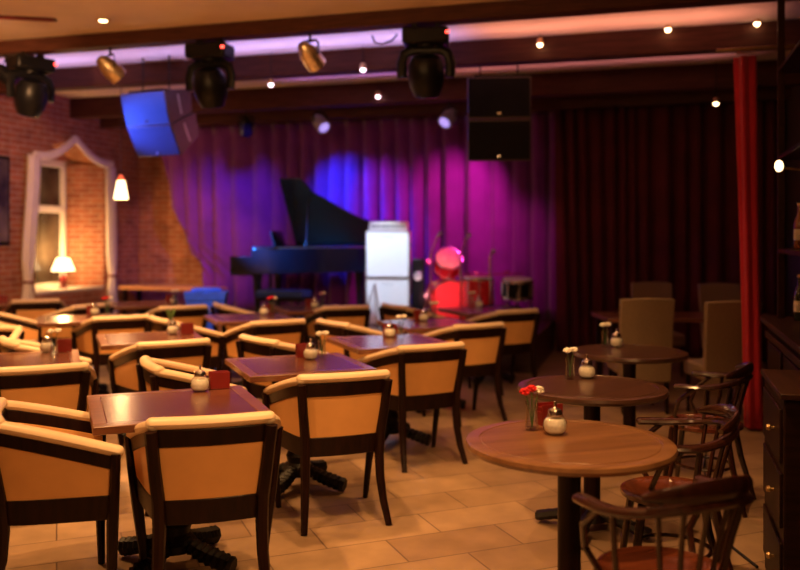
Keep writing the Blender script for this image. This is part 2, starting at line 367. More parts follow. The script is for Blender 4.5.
# ceiling beams
for i, (v0, v1, zb) in enumerate([(7.02, 7.20, 3.37), (8.37, 8.55, 3.26), (10.26, 10.44, 3.22)]):
    struct(MB().box(((UL+UR)/2, (v0+v1)/2, (zb+CH)/2), (UR-UL, v1-v0, CH-zb)), 'trim_%d' % (3+i), M['beam'], bevel=0.01)
struct(MB().box(((UL+UR)/2, 11.0, 3.33), (UR-UL, 0.1, 0.34)), 'trim_6', M['beam'])      # board the curtains hang from
struct(MB().box((UR-0.45, 5.3, 3.42), (0.9, 3.3, 0.16)), 'trim_7', M['beam'])
# stage
SZ = 0.4
st = MB().box((-4.35, 10.55, SZ/2), (6.1, 2.0, SZ)); stage = struct(st, 'stage_platform', M['stagewood'], bevel=0.01)
# stage curtains -------------------------------------------------------
def drape(name, m, ul, ur, v, z0, z1, folds, amp, label, seed=0, n=420, rows=16):
    rnd = random.Random(seed); ph = [rnd.uniform(0, 6.28) for _ in range(6)]
    mb = MB(); rings = []; a0 = ul(z1)
    for j in range(rows+1):
        t = j/rows; z = lerp(z1, z0, t); a, b = ul(z), ur(z); pts = []
        for i in range(n+1):
            ux = lerp(a, b, i/n); s = ux-0.10*t*max(0, 1-(ux-a)/1.5)**2; s = (s-a0)/(b-a0)
            q = s*folds+0.35*math.sin(s*9+ph[0])+0.2*math.sin(s*23+ph[1])
            am = amp*(0.55+0.45*t)*(0.75+0.25*math.sin(s*31+ph[2]))
            y = v+am*(math.sin(2*PI*q)+0.3*math.sin(4*PI*q+ph[3])+0.12*math.sin(t*5+s*40))
            pts.append(Vector((ux+0.25*am*math.cos(2*PI*q), y, z)))
        rings.append(pts)
    mb.loft(rings, cap=False, closed=False)
    o = mb.build(name, m, None, loc=(0, 0, 0), rz=-A, ang=180)
    sm = o.modifiers.new('thick', 'SOLIDIFY'); sm.thickness = 0.006
    return tag(o, label, 'curtain', 'stage curtains')
def upx(px, v):                     # u of an image column on the plane v
    k = (px-400)/F; Y = v/(SA*k+CA); return CA*k*Y-SA*Y
CV = 11.5
EDGE = [(3.2, 150), (2.7, 163), (2.15, 170), (1.7, 181), (1.3, 192), (0.95, 206), (0.4, 209)]
def leftedge(z):
    for (za, pa), (zb, pb) in zip(EDGE, EDGE[1:]):
        if z >= zb: return upx(lerp(pb, pa, min(1, (z-zb)/(za-zb))), CV)
    return upx(209, CV)
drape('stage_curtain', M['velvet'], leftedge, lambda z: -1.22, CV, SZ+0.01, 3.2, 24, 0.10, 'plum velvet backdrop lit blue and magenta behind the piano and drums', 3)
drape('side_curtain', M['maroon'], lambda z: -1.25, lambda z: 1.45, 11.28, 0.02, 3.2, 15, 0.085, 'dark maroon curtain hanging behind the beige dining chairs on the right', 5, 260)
# red curtain bundle by the bar
def bundle(c, z0, z1):
    mb = MB(); rings = []; n = 40
    for j in range(15):
        t = j/14; z = lerp(z1, z0, t); cx = lerp(-0.02, 0.045, t); r = lerp(0.078, 0.066, t)*(1-0.1*math.sin(t*PI))
        rings.append([Vector((cx+r*(1+0.22*math.sin(a*5+t)+0.08*math.sin(a*11))*math.cos(a), 0.9*r*(1+0.22*math.sin(a*5+t))*math.sin(a), z)) for a in [2*PI*i/n for i in range(n)]])
    return mb.loft(rings)
rc = empty('red_curtain', (2.765, 6.75, 0), 0, 'bright red curtain gathered in a narrow bundle beside the bar', 'curtain')
bundle((0, 0), 0.02, 2.96).build('drape', M['redvelvet'], rc, ang=180)
for k in range(4): MB().lathe([(0.02, 0), (0.028, 0.004), (0.02, 0.008)], 12, (-0.07+k*0.035, 0, 2.99), None).build('curtain_ring', M['brass'], rc)
rod = empty('curtain_rod', V3(R(0.72, 7.26), 3.03), -A, 'thin dark rod along the ceiling carrying the bright red curtain', 'curtain rod')
MB().cyl((-0.25, 0, 0), (0.82, 0, 0), 0.013).build('rod', M['brass'], rod)
MB().cyl((0.6, 0, 0), (0.6, 0, CH-3.03), 0.008).build('bracket', M['iron'], rod)

# ------------------------------------------------------------------ window dressing, lamp, picture
def drape_panel(v_of, w_of, z0, z1, name, parent):
    mb = MB(); rings = []; n = 30
    for j in range(25):
        t = j/24; z = lerp(z1, z0, t); c = v_of(t); wd = w_of(t); pts = []
        for i in range(n):
            a = 2*PI*i/n; fold = 1+0.2*math.sin(7*a)
            pts.append(Vector((UL+0.075+0.045*fold*math.sin(a), c+wd*fold*math.cos(a)/2, z)))
        rings.append(pts)
    return mb.loft(rings).build(name, M['cloth'], parent, ang=180)
wc = empty('window_curtains', (0, 0, 0), -A, 'white drapes tied back around the arched window in the brick wall', 'curtains')
wfun = lambda t: 0.17 if t < 0.55 else 0.17
drape_panel(lambda t: NV0-0.10-0.12*math.sin(min(1, t/0.68)*PI/2)**2, lambda t: 0.20-0.09*math.exp(-((t-0.66)/0.07)**2), 0.06, 2.62, 'drape', wc)
drape_panel(lambda t: NV1+0.08+0.05*t, lambda t: 0.20-0.09*math.exp(-((t-0.66)/0.07)**2), 0.06, 2.58, 'drape', wc)
for c in (NV0-0.215, NV1+0.11): MB().lathe([(0.075, -0.015), (0.08, 0), (0.075, 0.015)], 16, (UL+0.08, c, 0.93)).build('tie_back', M['redbox'], wc)
def swag(a, b, ra, rb, name):
    path = [];
    for i in range(11):
        t = i/10; p = Vector(a).lerp(Vector(b), t); p.z -= 0.10*math.sin(t*PI); path.append(p)
    return MB().sweep(path, [lerp(ra, rb, i/10)*0.55 for i in range(11)], [lerp(ra, rb, i/10) for i in range(11)], n=12, roundend=True).build(name, M['cloth'], wc)
swag((UL+0.07, NV0-0.08, 2.62), (UL+0.07, nm, 2.93), 0.06, 0.055, 'swag'); swag((UL+0.07, nm, 2.93), (UL+0.07, NV1+0.12, 2.62), 0.055, 0.06, 'swag')
tl = empty('table_lamp', V3(R(UL-0.22, 10.40), NZ0+0.04), 0, 'small lit table lamp with white shade standing on the window sill', 'lamp')
MB().lathe([(0.07, 0), (0.07, 0.015), (0.03, 0.03), (0.045, 0.09), (0.05, 0.13), (0.015, 0.20), (0.012, 0.27)], 18).build('lamp_base', M['redbox'], tl)
MB().lathe([(0.165, 0.25), (0.09, 0.43), (0.087, 0.43), (0.160, 0.25)], 24).build('lamp_shade', M['lampon'], tl)
lamp('sill_lamp_bulb', 'POINT', (0, 0, 0.5), 40, (1.0, 0.52, 0.18), size=0.05, parent=tl)
pc = empty('framed_picture', V3(R(UL+0.02, 8.70), 1.42), -A, 'dark framed picture on the brick wall at the left edge', 'picture')
MB().box((0, 0, 0.57), (0.03, 0.70, 1.14)).build('picture_frame', M['blackplastic'], pc, 0.006)
MB().box((0.018, 0, 0.57), (0.008, 0.62, 1.06)).build('print', M['picture'], pc)
# pendant lamp
def pendant():
    e = empty('pendant_lamp', (0, 0, 0)); e['category'] = 'lamp'
    MB().cyl((0, 0, 0.28), (0, 0, 1.55), 0.005, n=8).build('cord', M['cable'], e)
    MB().lathe([(0.045, 0.22), (0.03, 0.26), (0.012, 0.29)], 18).build('lamp_cap', M['lampred'], e)
    MB().lathe([(0.085, 0), (0.045, 0.22), (0.042, 0.22), (0.080, 0)], 24).build('lamp_shade', M['lampon'], e)
    MB().lathe([(0.04, 1.55), (0.04, 1.575), (0.01, 1.58)], 16).build('ceiling_rose', M['iron'], e)
    return e
pd = pendant(); pdz = EYE+(HY-199)*10.2/F
Yp = 10.2
pd.location = ((121-400)/F*Yp, Yp, pdz); pd['label'] = 'lit pendant lamp with tapered glowing shade in front of the left brick wall'
for ch in pd.children:
    if ch.name.startswith('cord'): ch.scale = (1, 1, 1)
# stretch the cord to the ceiling
top = CH-pdz
for ch in list(pd.children):
    if ch.name.startswith('cord'): bpy.data.objects.remove(ch)
    elif ch.name.startswith('ceiling_rose'): ch.location.z = top-1.58
MB().cyl((0, 0, 0.28), (0, 0, top-0.02), 0.005, n=8).build('cord', M['cable'], pd)
lamp('pendant_light', 'POINT', (0, 0, -0.08), 18, (1.0, 0.5, 0.2), size=0.05, parent=pd)
# long side table along the brick wall
lt = empty('side_table', V3(R(-7.0, 11.45), 0), -A, 'long narrow wooden side table along the far brick wall', 'table')
MB().box((0, 0, 0.745), (1.7, 0.5, 0.05)).build('tabletop', M['vinyl2'], lt, 0.006)
for sx in (-0.78, 0.78):
    for sy in (-0.19, 0.19): MB().box((sx, sy, 0.36), (0.06, 0.06, 0.72)).build('leg', M['frame'], lt)

# ------------------------------------------------------------------ tub armchair
def make_armchair():
    e = empty('tub_armchair', (0, 0, 0)); e['category'] = 'chair'
    fr, vy, pn = M['frame'], M['vinyl'], M['vinyl2']
    B = [Vector((lerp(-0.235, 0.235, t), -0.235-0.022*math.sin(PI*t), 0)) for t in [i/8 for i in range(9)]]
    def prof(z, kind):                          # plan outline at height z; lower = narrower
        f = (z-0.40)/0.40; inset = 0.035*(1-f)
        if kind == 'back': return [Vector((p.x*(1-0.13*(1-f)), p.y+0.05*(1-f), z)) for p in B]
    # backrest
    MB().band(prof(0.475, 'back'), prof(0.715, 'back'), 0.045).build('backrest', pn, e, 0.006)
    lo, hi = prof(0.70, 'back'), prof(0.775, 'back')
    MB().band([p+Vector((0, -0.006, 0)) for p in lo], [p+Vector((0, -0.008, 0)) for p in hi], 0.05).build('top_rail', fr, e, 0.005)
    pth = [p+Vector((0, 0.015, 0.012)) for p in prof(0.785, 'back')]
    MB().sweep(pth, 0.033, 0.026, n=12, roundend=True).build('back_pad', vy, e)
    MB().band([p+Vector((0, -0.004, 0)) for p in prof(0.375, 'back')], [p+Vector((0, -0.004, 0)) for p in prof(0.48, 'back')], 0.05).build('back_frame', fr, e, 0.004)
    for s in (-1, 1):
        def side(t, z):                         # t 0 back .. 1 front
            f = (z-0.40)/0.40
            xb, xf = 0.235*(1-0.13*(1-f)), 0.340-0.045*(1-f)
            yb = -0.235+0.05*(1-f)
            return Vector((s*lerp(xb, xf, t**0.75), lerp(yb, 0.215, t), z))
        T = [i/6 for i in range(7)]
        ztop = lambda t: 0.775-0.125*t**1.1
        seq = T if s < 0 else T
        def bandpts(z0f, z1f): return [side(t, z0f(t)) for t in seq], [side(t, z1f(t)) for t in seq]
        def sband(z0f, z1f, th, out, name, m, bv):
            lo, hi = bandpts(z0f, z1f)
            off = Vector((s*out, 0, 0)); lo = [p+off for p in lo]; hi = [p+off for p in hi]
            if s < 0: lo.reverse(); hi.reverse()
            MB().band(lo, hi, th).build(name, m, e, bv)
        sband(lambda t: 0.475, lambda t: ztop(t)-0.05, 0.04, 0.0, 'side_panel', pn, 0.005)
        sband(lambda t: ztop(t)-0.065, lambda t: ztop(t), 0.045, 0.006, 'arm_rail', fr, 0.004)
        sband(lambda t: 0.375, lambda t: 0.48, 0.05, 0.004, 'side_frame', fr, 0.004)
        pth = [side(t, ztop(t)+0.016)+Vector((-s*0.012, 0, 0)) for t in [0.02]+T[1:]+[1.04]]
        MB().sweep(pth, 0.031, 0.025, n=12, roundend=True).build('arm_pad', vy, e)
        # rear leg: post and sabre leg in one piece
        P = [(s*0.238, -0.252, 0.772), (s*0.224, -0.232, 0.62), (s*0.208, -0.208, 0.48), (s*0.205, -0.200, 0.36), (s*0.208, -0.208, 0.24), (s*0.217, -0.236, 0.12), (s*0.232, -0.285, 0.0)]
        MB().sweep(P, [0.026, 0.026, 0.027, 0.027, 0.025, 0.022, 0.018], [0.022, 0.022, 0.026, 0.028, 0.026, 0.022, 0.018], n=8).build('rear_leg', fr, e)
        P = [(s*0.336, 0.222, 0.655), (s*0.318, 0.218, 0.5), (s*0.298, 0.212, 0.36), (s*0.276, 0.212, 0.18), (s*0.258, 0.215, 0.0)]
        MB().sweep(P, [0.020, 0.021, 0.025, 0.021, 0.016], n=8).build('front_leg', fr, e)
    MB().prism([(-0.19, -0.16), (0.19, -0.16), (0.27, 0.225), (-0.27, 0.225)], 0.385, 0.44).build('seat_frame', fr, e)
    MB().prism([(-0.175, -0.165), (0.175, -0.165), (0.25, 0.235), (0.13, 0.255), (-0.13, 0.255), (-0.25, 0.235)], 0.44, 0.515).build('seat', vy, e, 0.025)
    return e
armchair = Kind(make_armchair())
GA = 'cream tub armchairs around the square tables'
def chair_at(x, y, deg, label, dz=0):            # deg: compass angle of the facing direction, 90 = straight away
    armchair.put((x, y, 0), math.radians(deg-90), label, GA)
def chair_back(p0, p1, label, deg=None):
    """chair from the two ends of its top rail in the photo"""
    a = Wp(p0[0], p0[1], 0.80); b = Wp(p1[0], p1[1], 0.80)
    ang = math.degrees(math.atan2(b[1]-a[1], b[0]-a[0]))
    if deg is None: deg = 90+max(12, min(30, ang))
    r = math.radians(deg); cx, cy = (a[0]+b[0])/2, (a[1]+b[1])/2
    chair_at(cx+0.235*math.cos(r), cy+0.235*math.sin(r), deg, label)
PFX = 'cream tub armchair '
chair_back((151.7, 424), (270, 417), PFX+'pushed under the nearest square table, its back towards us')
chair_back((302, 379), (386, 374), PFX+'in the middle of the floor, back towards us, legs fully visible')
chair_back((402, 349), (461, 345), PFX+'with back towards us at the third table of the central row')
chair_back((454, 328), (504, 324), PFX+'with back towards us, second from the right of the row')
chair_back((496, 313), (539, 310), PFX+'at the right end of the rows, next to the maroon curtain')
chair_back((9, 371), (72, 367), PFX+'cut by the left edge at the table second from the front')
chair_back((138, 346), (209, 341), PFX+'with back towards us left of centre, at the table with greenery')
chair_back((251, 324), (305, 321), PFX+'with back towards us at the table with red flowers before the piano')
chair_back((96, 320), (145, 316), PFX+'with back towards us below the window drape')
chair_back((160, 309), (206, 306), PFX+'in front of the tapered blue box')
chair_back((19, 303), (52, 299), PFX+'nearest the brick wall, below the left window drape', 112)
chair_back((328, 309), (363, 306), PFX+'with back towards us in front of the white amplifier cabinets', 108)
chair_at(-1.50, 3.69, 24, PFX+'at the front left corner, seen from its side')
chair_at(-1.24, 5.02, 26, PFX+'seen from its side, left of the second central table')
chair_at(-0.84, 6.22, 40, PFX+'turned sideways between the second and third central tables')
chair_at(-0.39, 7.37, 36, PFX+'turned sideways, left of the fourth central table')
chair_at(0.13, 9.06, 32, PFX+'turned sideways before the drum kit')
chair_at(-2.56, 6.08, 36, PFX+'turned sideways behind the table at the left edge')
chair_at(-1.95, 7.66, 34, PFX+'turned sideways behind the table with greenery')
chair_at(-3.78, 8.15, 8, PFX+'seen from its side at the left edge, below the window')
chair_at(-3.45, 9.1, 150, PFX+'turned away left of the pale far table')
chair_at(-1.72, 9.15, 24, PFX+'with pale arm right of the tapered blue box')
chair_at(-3.30, 6.62, 268, PFX+'barely in view at the left edge, facing us')

# ------------------------------------------------------------------ square tables
def make_square():
    e = empty('square_table', (0, 0, 0)); e['category'] = 'table'
    h = 0.38
    MB().box((0, 0, 0.745), (2*h-0.12, 2*h-0.12, 0.028)).build('tabletop', M['tabletop'], e, 0.002)
    tb = MB()
    for s in (-1, 1):
        tb.box((0, s*(h-0.03), 0.7425), (2*h, 0.06, 0.035)); tb.box((s*(h-0.03), 0, 0.7425), (0.06, 2*h-0.12, 0.035))
    tb.build('edge_band', M['tableedge'], e, 0.004)
    MB().box((0, 0, 0.715), (0.44, 0.44, 0.03)).build('support_plate', M['iron'], e)
    MB().lathe([(0.09, 0.08), (0.10, 0.12), (0.065, 0.16), (0.075, 0.20), (0.05, 0.25), (0.06, 0.36), (0.055, 0.50), (0.045, 0.60), (0.06, 0.63), (0.05, 0.67), (0.11, 0.70)], 20).build('pedestal', M['iron'], e)
    for k in range(4):
        a = k*PI/2+PI/4; ca, sa = math.cos(a), math.sin(a)
        path = []; rr = []; rz = []
        for i in range(17):
            t = i/16; r = 0.05+0.27*t; z = 0.13-0.085*t**0.7
            path.append((ca*r, sa*r, z)); bumpv = 0.010*(i % 2)
            rr.append(0.030+bumpv+0.018*math.sin(PI*t)); rz.append(0.028+bumpv*0.8+0.012*t)
        rz = [min(q, p[2]-0.002) for q, p in zip(rz, path)]
        MB().sweep(path, rr, rz, n=8).build('foot', M['iron'], e)
    return e
sq = Kind(make_square())
GT = 'square walnut pedestal tables'
TABLES = {}
def table_at(key, x, y, label, dz=0):
    sq.put((x, y, 0), TR, label, GT); TABLES[key] = (x, y)
table_at('T1', -1.05, 3.98, 'square dark walnut table nearest the camera at front left')
table_at('T2', -0.626, 5.23, 'square walnut table in mid floor, carved iron foot visible')
table_at('T3', -0.076, 6.35, 'square walnut table third in the central row, reflecting blue light')
table_at('T4', 0.28, 7.65, 'square walnut table fourth in the central row, under a white flower vase')
table_at('T5', 0.90, 9.0, 'square walnut table farthest in the central row, before the drum kit')
table_at('T6', -2.44, 5.395, 'square walnut table cut by the left edge of the photo')
table_at('T7', -1.93, 6.57, 'square walnut table left of centre with a small green vase')
table_at('T8', -1.45, 8.18, 'square walnut table in front of the piano bench')
table_at('T12', -0.95, 9.25, 'square walnut table with pink flower vase, before the stage')
table_at('T9', -3.03, 8.08, 'square walnut table below the table lamp, brightly lit')
table_at('T10', -2.95, 9.80, 'square walnut table left of the tapered blue box')
table_at('T11', -4.75, 10.0, 'square walnut table against the window wall at far left')

# ------------------------------------------------------------------ round tables
def make_round(top):
    e = empty('round_table', (0, 0, 0)); e['category'] = 'table'
    MB().lathe([(0.0, 0.722), (0.355, 0.722), (0.378, 0.728), (0.386, 0.742), (0.382, 0.756), (0.372, 0.760), (0.335, 0.760), (0.333, 0.757), (0.329, 0.757), (0.327, 0.760), (0.0, 0.760)], 64).build('tabletop', top, e)
    MB().lathe([(0.16, 0.712), (0.16, 0.722), (0.0, 0.722)], 24).build('support_plate', M['iron'], e)
    MB().lathe([(0.075, 0.06), (0.06, 0.10), (0.043, 0.14), (0.043, 0.66), (0.06, 0.70), (0.10, 0.712)], 24).build('pedestal', M['frame'], e)
    for k in range(4):
        a = k*PI/2+0.25; ca, sa = math.cos(a), math.sin(a); path = []; rr = []; rz = []
        for i in range(13):
            t = i/12; path.append((ca*(0.03+0.27*t), sa*(0.03+0.27*t), 0.10-0.065*t)); q = 0.009*(i % 2)*(t > 0.5)
            rr.append(0.03+0.012*t+q); rz.append(0.03-0.004*t+q*0.3)
        MB().sweep(path, rr, [min(q, p[2]-0.002) for q, p in zip(rz, path)], n=8).build('foot', M['iron'], e)
    return e
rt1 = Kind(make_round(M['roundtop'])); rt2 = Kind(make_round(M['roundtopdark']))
GR = 'round pedestal tables on the right'
rt1.root.scale = (1.035, 1.035, 1.0)
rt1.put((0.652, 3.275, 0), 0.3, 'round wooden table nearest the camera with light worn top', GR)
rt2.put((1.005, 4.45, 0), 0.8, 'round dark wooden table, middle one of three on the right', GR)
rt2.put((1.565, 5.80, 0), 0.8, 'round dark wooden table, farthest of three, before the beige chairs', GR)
RT = {'R1': (0.652, 3.275), 'R2': (1.02, 4.45), 'R3': (1.58, 5.80)}

# ------------------------------------------------------------------ table-top things
def make_jar():
    e = empty('sugar_jar', (0, 0, 0)); e['category'] = 'jar'
    MB().lathe([(0.030, 0), (0.043, 0.012), (0.048, 0.032), (0.046, 0.052), (0.034, 0.070), (0.026, 0.078)], 24).build('glass_body', M['glass'], e)
    MB().lathe([(0.027, 0.004), (0.040, 0.014), (0.0445, 0.032), (0.043, 0.048), (0.036, 0.060), (0.0, 0.064)], 24).build('sugar', M['sugar'], e)
    lid = MB().lathe([(0.029, 0.074), (0.030, 0.088), (0.024, 0.098), (0.010, 0.104), (0.006, 0.108), (0.006, 0.128), (0.004, 0.130)], 20).build('lid', M['chrome'], e)
    return e
def make_holder():
    e = empty('napkin_holder', (0, 0, 0)); e['category'] = 'napkin holder'
    b = MB().box((0, 0, 0.004), (0.10, 0.055, 0.008))
    for s in (-1, 1): b.box((0, s*0.0255, 0.045), (0.10, 0.005, 0.082)); b.box((s*0.0475, 0, 0.03), (0.005, 0.055, 0.052))
    b.build('box', M['redbox'], e, 0.001, smooth=False)
    MB().box((0, 0, 0.040), (0.085, 0.040, 0.064)).build('napkins', M['redbox'], e)
    return e
def make_vase(cols, name='flower_vase'):
    e = empty(name, (0, 0, 0)); e['category'] = 'vase'
    MB().lathe([(0.026, 0), (0.028, 0.01), (0.024, 0.04), (0.022, 0.08), (0.027, 0.115), (0.0255, 0.115), (0.020, 0.08), (0.022, 0.04), (0.024, 0.012)], 20).build('glass_body', M['glass'], e)
    rnd = random.Random(len(cols)*7)
    for i, (c, dx, dz) in enumerate(cols):
        tip = Vector((dx, rnd.uniform(-0.012, 0.012), 0.155+dz))
        MB().sweep([(0, 0, 0.01), (dx*0.3, 0, 0.08), tip], 0.0022, n=6).build('stem', M['stem'], e)
        if c == 'leaf':
            for k in range(6):
                a = k*1.05; MB().sweep([(0, 0, 0.09), (0.02*math.cos(a), 0.02*math.sin(a), 0.14), (0.04*math.cos(a), 0.04*math.sin(a), 0.19)], [0.006, 0.009, 0.002], 0.002, n=6).build('leaf', M['stem'], e)
        else:
            fl = MB(); n = 22
            for k in range(n):
                th = rnd.uniform(0, 6.28); ph = rnd.uniform(-0.3, 1.5); r = 0.017
                fl.sphere(tip+Vector((r*math.cos(th)*math.cos(ph), r*math.sin(th)*math.cos(ph), 0.8*r*math.sin(ph))), 0.009, (1, 1, 0.6), 1, 0.15)
            fl.sphere(tip, 0.018, (1, 1, 0.8), 1, 0.1)
            fl.build('flower', M[c+'petal'], e)
    return e
jar = Kind(make_jar()); holder = Kind(make_holder())
vase_rw = Kind(make_vase([('red', -0.030, 0.0), ('red', 0.0, 0.008), ('white', 0.030, 0.002)]))
vase_w = Kind(make_vase([('white', -0.018, 0.0), ('white', 0.022, 0.002)]))
vase_p = Kind(make_vase([('pink', -0.015, 0.0), ('white', 0.015, 0.004)]))
vase_g = Kind(make_vase([('leaf', 0.0, 0.0)]))
TD = {'T1': 'the nearest square table', 'T2': 'the mid-floor square table with visible iron foot', 'T3': 'the third table of the central row', 'T4': 'the fourth table of the central row',
      'T5': 'the table before the drum kit', 'T6': 'the square table at the left edge', 'T7': 'the left-centre square table', 'T8': 'the table before the piano bench',
      'T12': 'the table before the stage centre', 'T9': 'the bright table below the window', 'T10': 'the table beside the tapered blue box', 'T11': 'the table against the window wall', 'T13': 'the pale table near the brick corner',
      'R1': 'the nearest round table', 'R2': 'the middle round table', 'R3': 'the farthest round table'}
ITEMS = [ # table, kind, pixel of its foot
 ('T1', 'j', 200, 391), ('T1', 'h', 219, 388),
 ('T2', 'h', 304, 357), ('T2', 'j', 310, 359), ('T2', 'w', 322, 358),
 ('T3', 'h', 386, 334), ('T3', 'j', 390, 337), ('T3', 'w', 401, 337),
 ('T4', 'h', 418, 319), ('T4', 'j', 424, 321), ('T4', 'w', 434, 320),
 ('T5', 'j', 479, 307), ('T5', 'w', 474, 307),
 ('T6', 'j', 47, 352), ('T6', 'w', 54, 355), ('T6', 'h', 63, 352),
 ('T7', 'j', 173, 334), ('T7', 'g', 170, 331), ('T7', 'h', 183, 334),
 ('T8', 'j', 264, 315), ('T8', 'rw', 272, 314), ('T8', 'h', 262, 311),
 ('T12', 'j', 315, 308), ('T12', 'h', 310, 307), ('T12', 'p', 322, 308),
 ('T9', 'j', 95, 315), ('T9', 'h', 92, 311), ('T9', 'rw', 106, 312),
 ('T10', 'j', 176, 304), ('T10', 'h', 170, 302), ('T10', 'w', 184, 304),
 ('T11', 'h', 3, 302.5),
 ('R1', 'rw', 532, 430), ('R1', 'h', 549, 424), ('R1', 'j', 555, 434),
 ('R2', 'w', 570, 379), ('R2', 'j', 587, 378),
 ('R3', 'w', 605, 347), ('R3', 'j', 615, 347)]
KD = {'j': (jar, 'glass sugar jar with chrome lid on ', 'sugar jars'), 'h': (holder, 'dark red napkin holder on ', 'red napkin holders'),
      'w': (vase_w, 'small glass vase of white flowers on ', 'flower vases'), 'rw': (vase_rw, 'small glass vase of red and white flowers on ', 'flower vases'),
      'p': (vase_p, 'small glass vase with pink flower on ', 'flower vases'), 'g': (vase_g, 'small glass vase of green leaves on ', 'flower vases')}
placed = []
ALLT = dict(TABLES); ALLT.update(RT)
for tk, k, px, py in ITEMS:
    x, y = Wp(px, py, 0.76); tx, ty = ALLT[tk]; dx, dy = x-tx, y-ty
    lim = 0.30
    if tk in RT:
        d = math.hypot(dx, dy)
        if d > lim: dx *= lim/d; dy *= lim/d
    else:
        c_, s_ = math.cos(TR), math.sin(TR); a = dx*c_+dy*s_; b = -dx*s_+dy*c_
        a = max(-0.31, min(0.31, a)); b = max(-0.31, min(0.33, b)); dx, dy = a*c_-b*s_, a*s_+b*c_
    x, y = tx+dx, ty+dy
    rad = {'j': 0.05, 'h': 0.06}.get(k, 0.03)
    for _ in range(40):                              # keep neighbours apart
        for (qx, qy, qr) in placed:
            d = math.hypot(x-qx, y-qy)
            if d < qr+rad:
                ux, uy = ((x-qx)/d, (y-qy)/d) if d > 1e-4 else (1, 0)
                x = qx+ux*(qr+rad+0.002); y = qy+uy*(qr+rad+0.002)
    placed.append((x, y, rad))
    kd, lb, g = KD[k]
    kd.put((x, y, 0.7605), TR if k == 'h' else 0.1, lb+TD[tk], g)

# ------------------------------------------------------------------ bentwood armchairs
def make_bentwood():
    e = empty('bentwood_armchair', (0, 0, 0)); e['category'] = 'chair'; w_ = M['bent']
    MB().lathe([(0.0, 0.435), (0.195, 0.435), (0.215, 0.445), (0.215, 0.462), (0.200, 0.468), (0.19, 0.462), (0.10, 0.458), (0.0, 0.457)], 36).build('seat', M['bentseat'], e)
    bow = []; ra = []; rb = []
    for i in range(33):
        t = i/32; a = lerp(-0.15, PI+0.15, t); s_ = math.sin(a)
        x = 0.255*math.cos(a); y = -0.24*s_ if s_ > 0 else -0.26*s_*2.6
        bow.append(Vector((x, y, 0.70+0.045*max(0, s_)**2))); ra.append(0.026 if s_ > 0.2 else 0.032); rb.append(0.017)
    MB().sweep(bow, ra, rb, n=10, roundend=True).build('arm_bow', w_, e)
    cr = []; hz = []
    for i in range(17):
        a = lerp(PI*0.20, PI*0.80, i/16); q = math.sin((i/16)*PI)
        cr.append(Vector((0.26*math.cos(a), -0.255*math.sin(a), 0.765+0.030*q))); hz.append(0.010+0.024*q**0.6)
    MB().sweep(cr, 0.013, hz, n=10).build('crest_rail', w_, e)
    for i in range(6):
        a = lerp(PI*0.26, PI*0.74, i/5)
        MB().sweep([(0.175*math.cos(a), -0.175*math.sin(a), 0.455), (0.215*math.cos(a), -0.205*math.sin(a), 0.60), (0.255*math.cos(a), -0.242*math.sin(a), 0.735)], 0.009, n=8).build('spindle', w_, e)
    for s in (-1, 1):
        MB().sweep([(s*0.19, 0.07, 0.45), (s*0.22, 0.12, 0.53), (s*0.25, 0.09, 0.62), (s*0.255, 0.0, 0.695)], 0.012, n=8).build('arm_support', w_, e)
        MB().sweep([(s*0.20, -0.02, 0.45), (s*0.235, -0.05, 0.58), (s*0.25, -0.06, 0.70)], 0.010, n=8).build('spindle', w_, e)
        MB().sweep([(s*0.145, 0.145, 0.44), (s*0.165, 0.17, 0.25), (s*0.195, 0.20, 0.0)], [0.019, 0.017, 0.013], n=10).build('leg', w_, e)
        MB().sweep([(s*0.135, -0.145, 0.44), (s*0.150, -0.18, 0.25), (s*0.185, -0.25, 0.0)], [0.019, 0.017, 0.013], n=10).build('leg', w_, e)
    hoop = [Vector((0.155*math.cos(2*PI*i/24), 0.155*math.sin(2*PI*i/24), 0.22)) for i in range(25)]
    MB().sweep(hoop, 0.009, n=8, cap=False).build('stretcher_hoop', w_, e)
    return e
bent = Kind(make_bentwood()); GB = 'bentwood armchairs by the round tables'
bent.put((0.855, 2.76, 0), math.radians(24), 'glossy dark bentwood armchair nearest the camera at lower right', GB)
bent.put((1.16, 3.62, 0), math.radians(82), 'glossy bentwood armchair with round red-brown seat behind the nearest one', GB)
bent.put((1.77, 4.95, 0), math.radians(60), 'dark bentwood armchair farthest back, beside the red curtain', GB)

# ------------------------------------------------------------------ beige dining set
def make_parsons():
    e = empty('dining_chair', (0, 0, 0)); e['category'] = 'chair'
    back = []
    for j in range(9):
        t = j/8; z = 0.28+0.72*t; y = -0.20-0.07*t**1.4; hw = 0.22+0.014*t; th = 0.03
        back.append([Vector((x, yy+0.012*(1-(x/hw)**2)*(-1), z+(0.012*(1-(x/hw)**2) if j == 8 else 0))) for x, yy in [(-hw, y-th), (-hw*0.5, y-th), (0, y-th), (hw*0.5, y-th), (hw, y-th), (hw, y+th), (0, y+th), (-hw, y+th)]])
    MB().loft(back).build('backrest', M['beige'], e, 0.012)
    MB().box((0, 0.03, 0.40), (0.45, 0.46, 0.13)).build('seat', M['beige'], e, 0.02)
    for sx in (-1, 1):
        for sy in (-0.2, 0.22): MB().sweep([(sx*0.19, sy, 0.36), (sx*0.19, sy, 0)], [0.022, 0.015], n=8).build('leg', M['frame'], e)
    return e
par = Kind(make_parsons()); GP = 'beige upholstered dining chairs'
def parsat(px, Y, rz, lb): par.put(((px-400)/F*Y, Y+0.2, 0), math.radians(rz), lb, GP)
parsat(645, 7.35, 0, 'beige high-backed dining chair, back towards us, left of the near pair')
parsat(729, 7.05, 2, 'beige high-backed dining chair, back towards us, partly behind the red curtain')
parsat(664, 9.3, 180, 'beige dining chair on the far side of the table, left one')
parsat(736, 9.1, 182, 'beige dining chair on the far side of the table, right one')
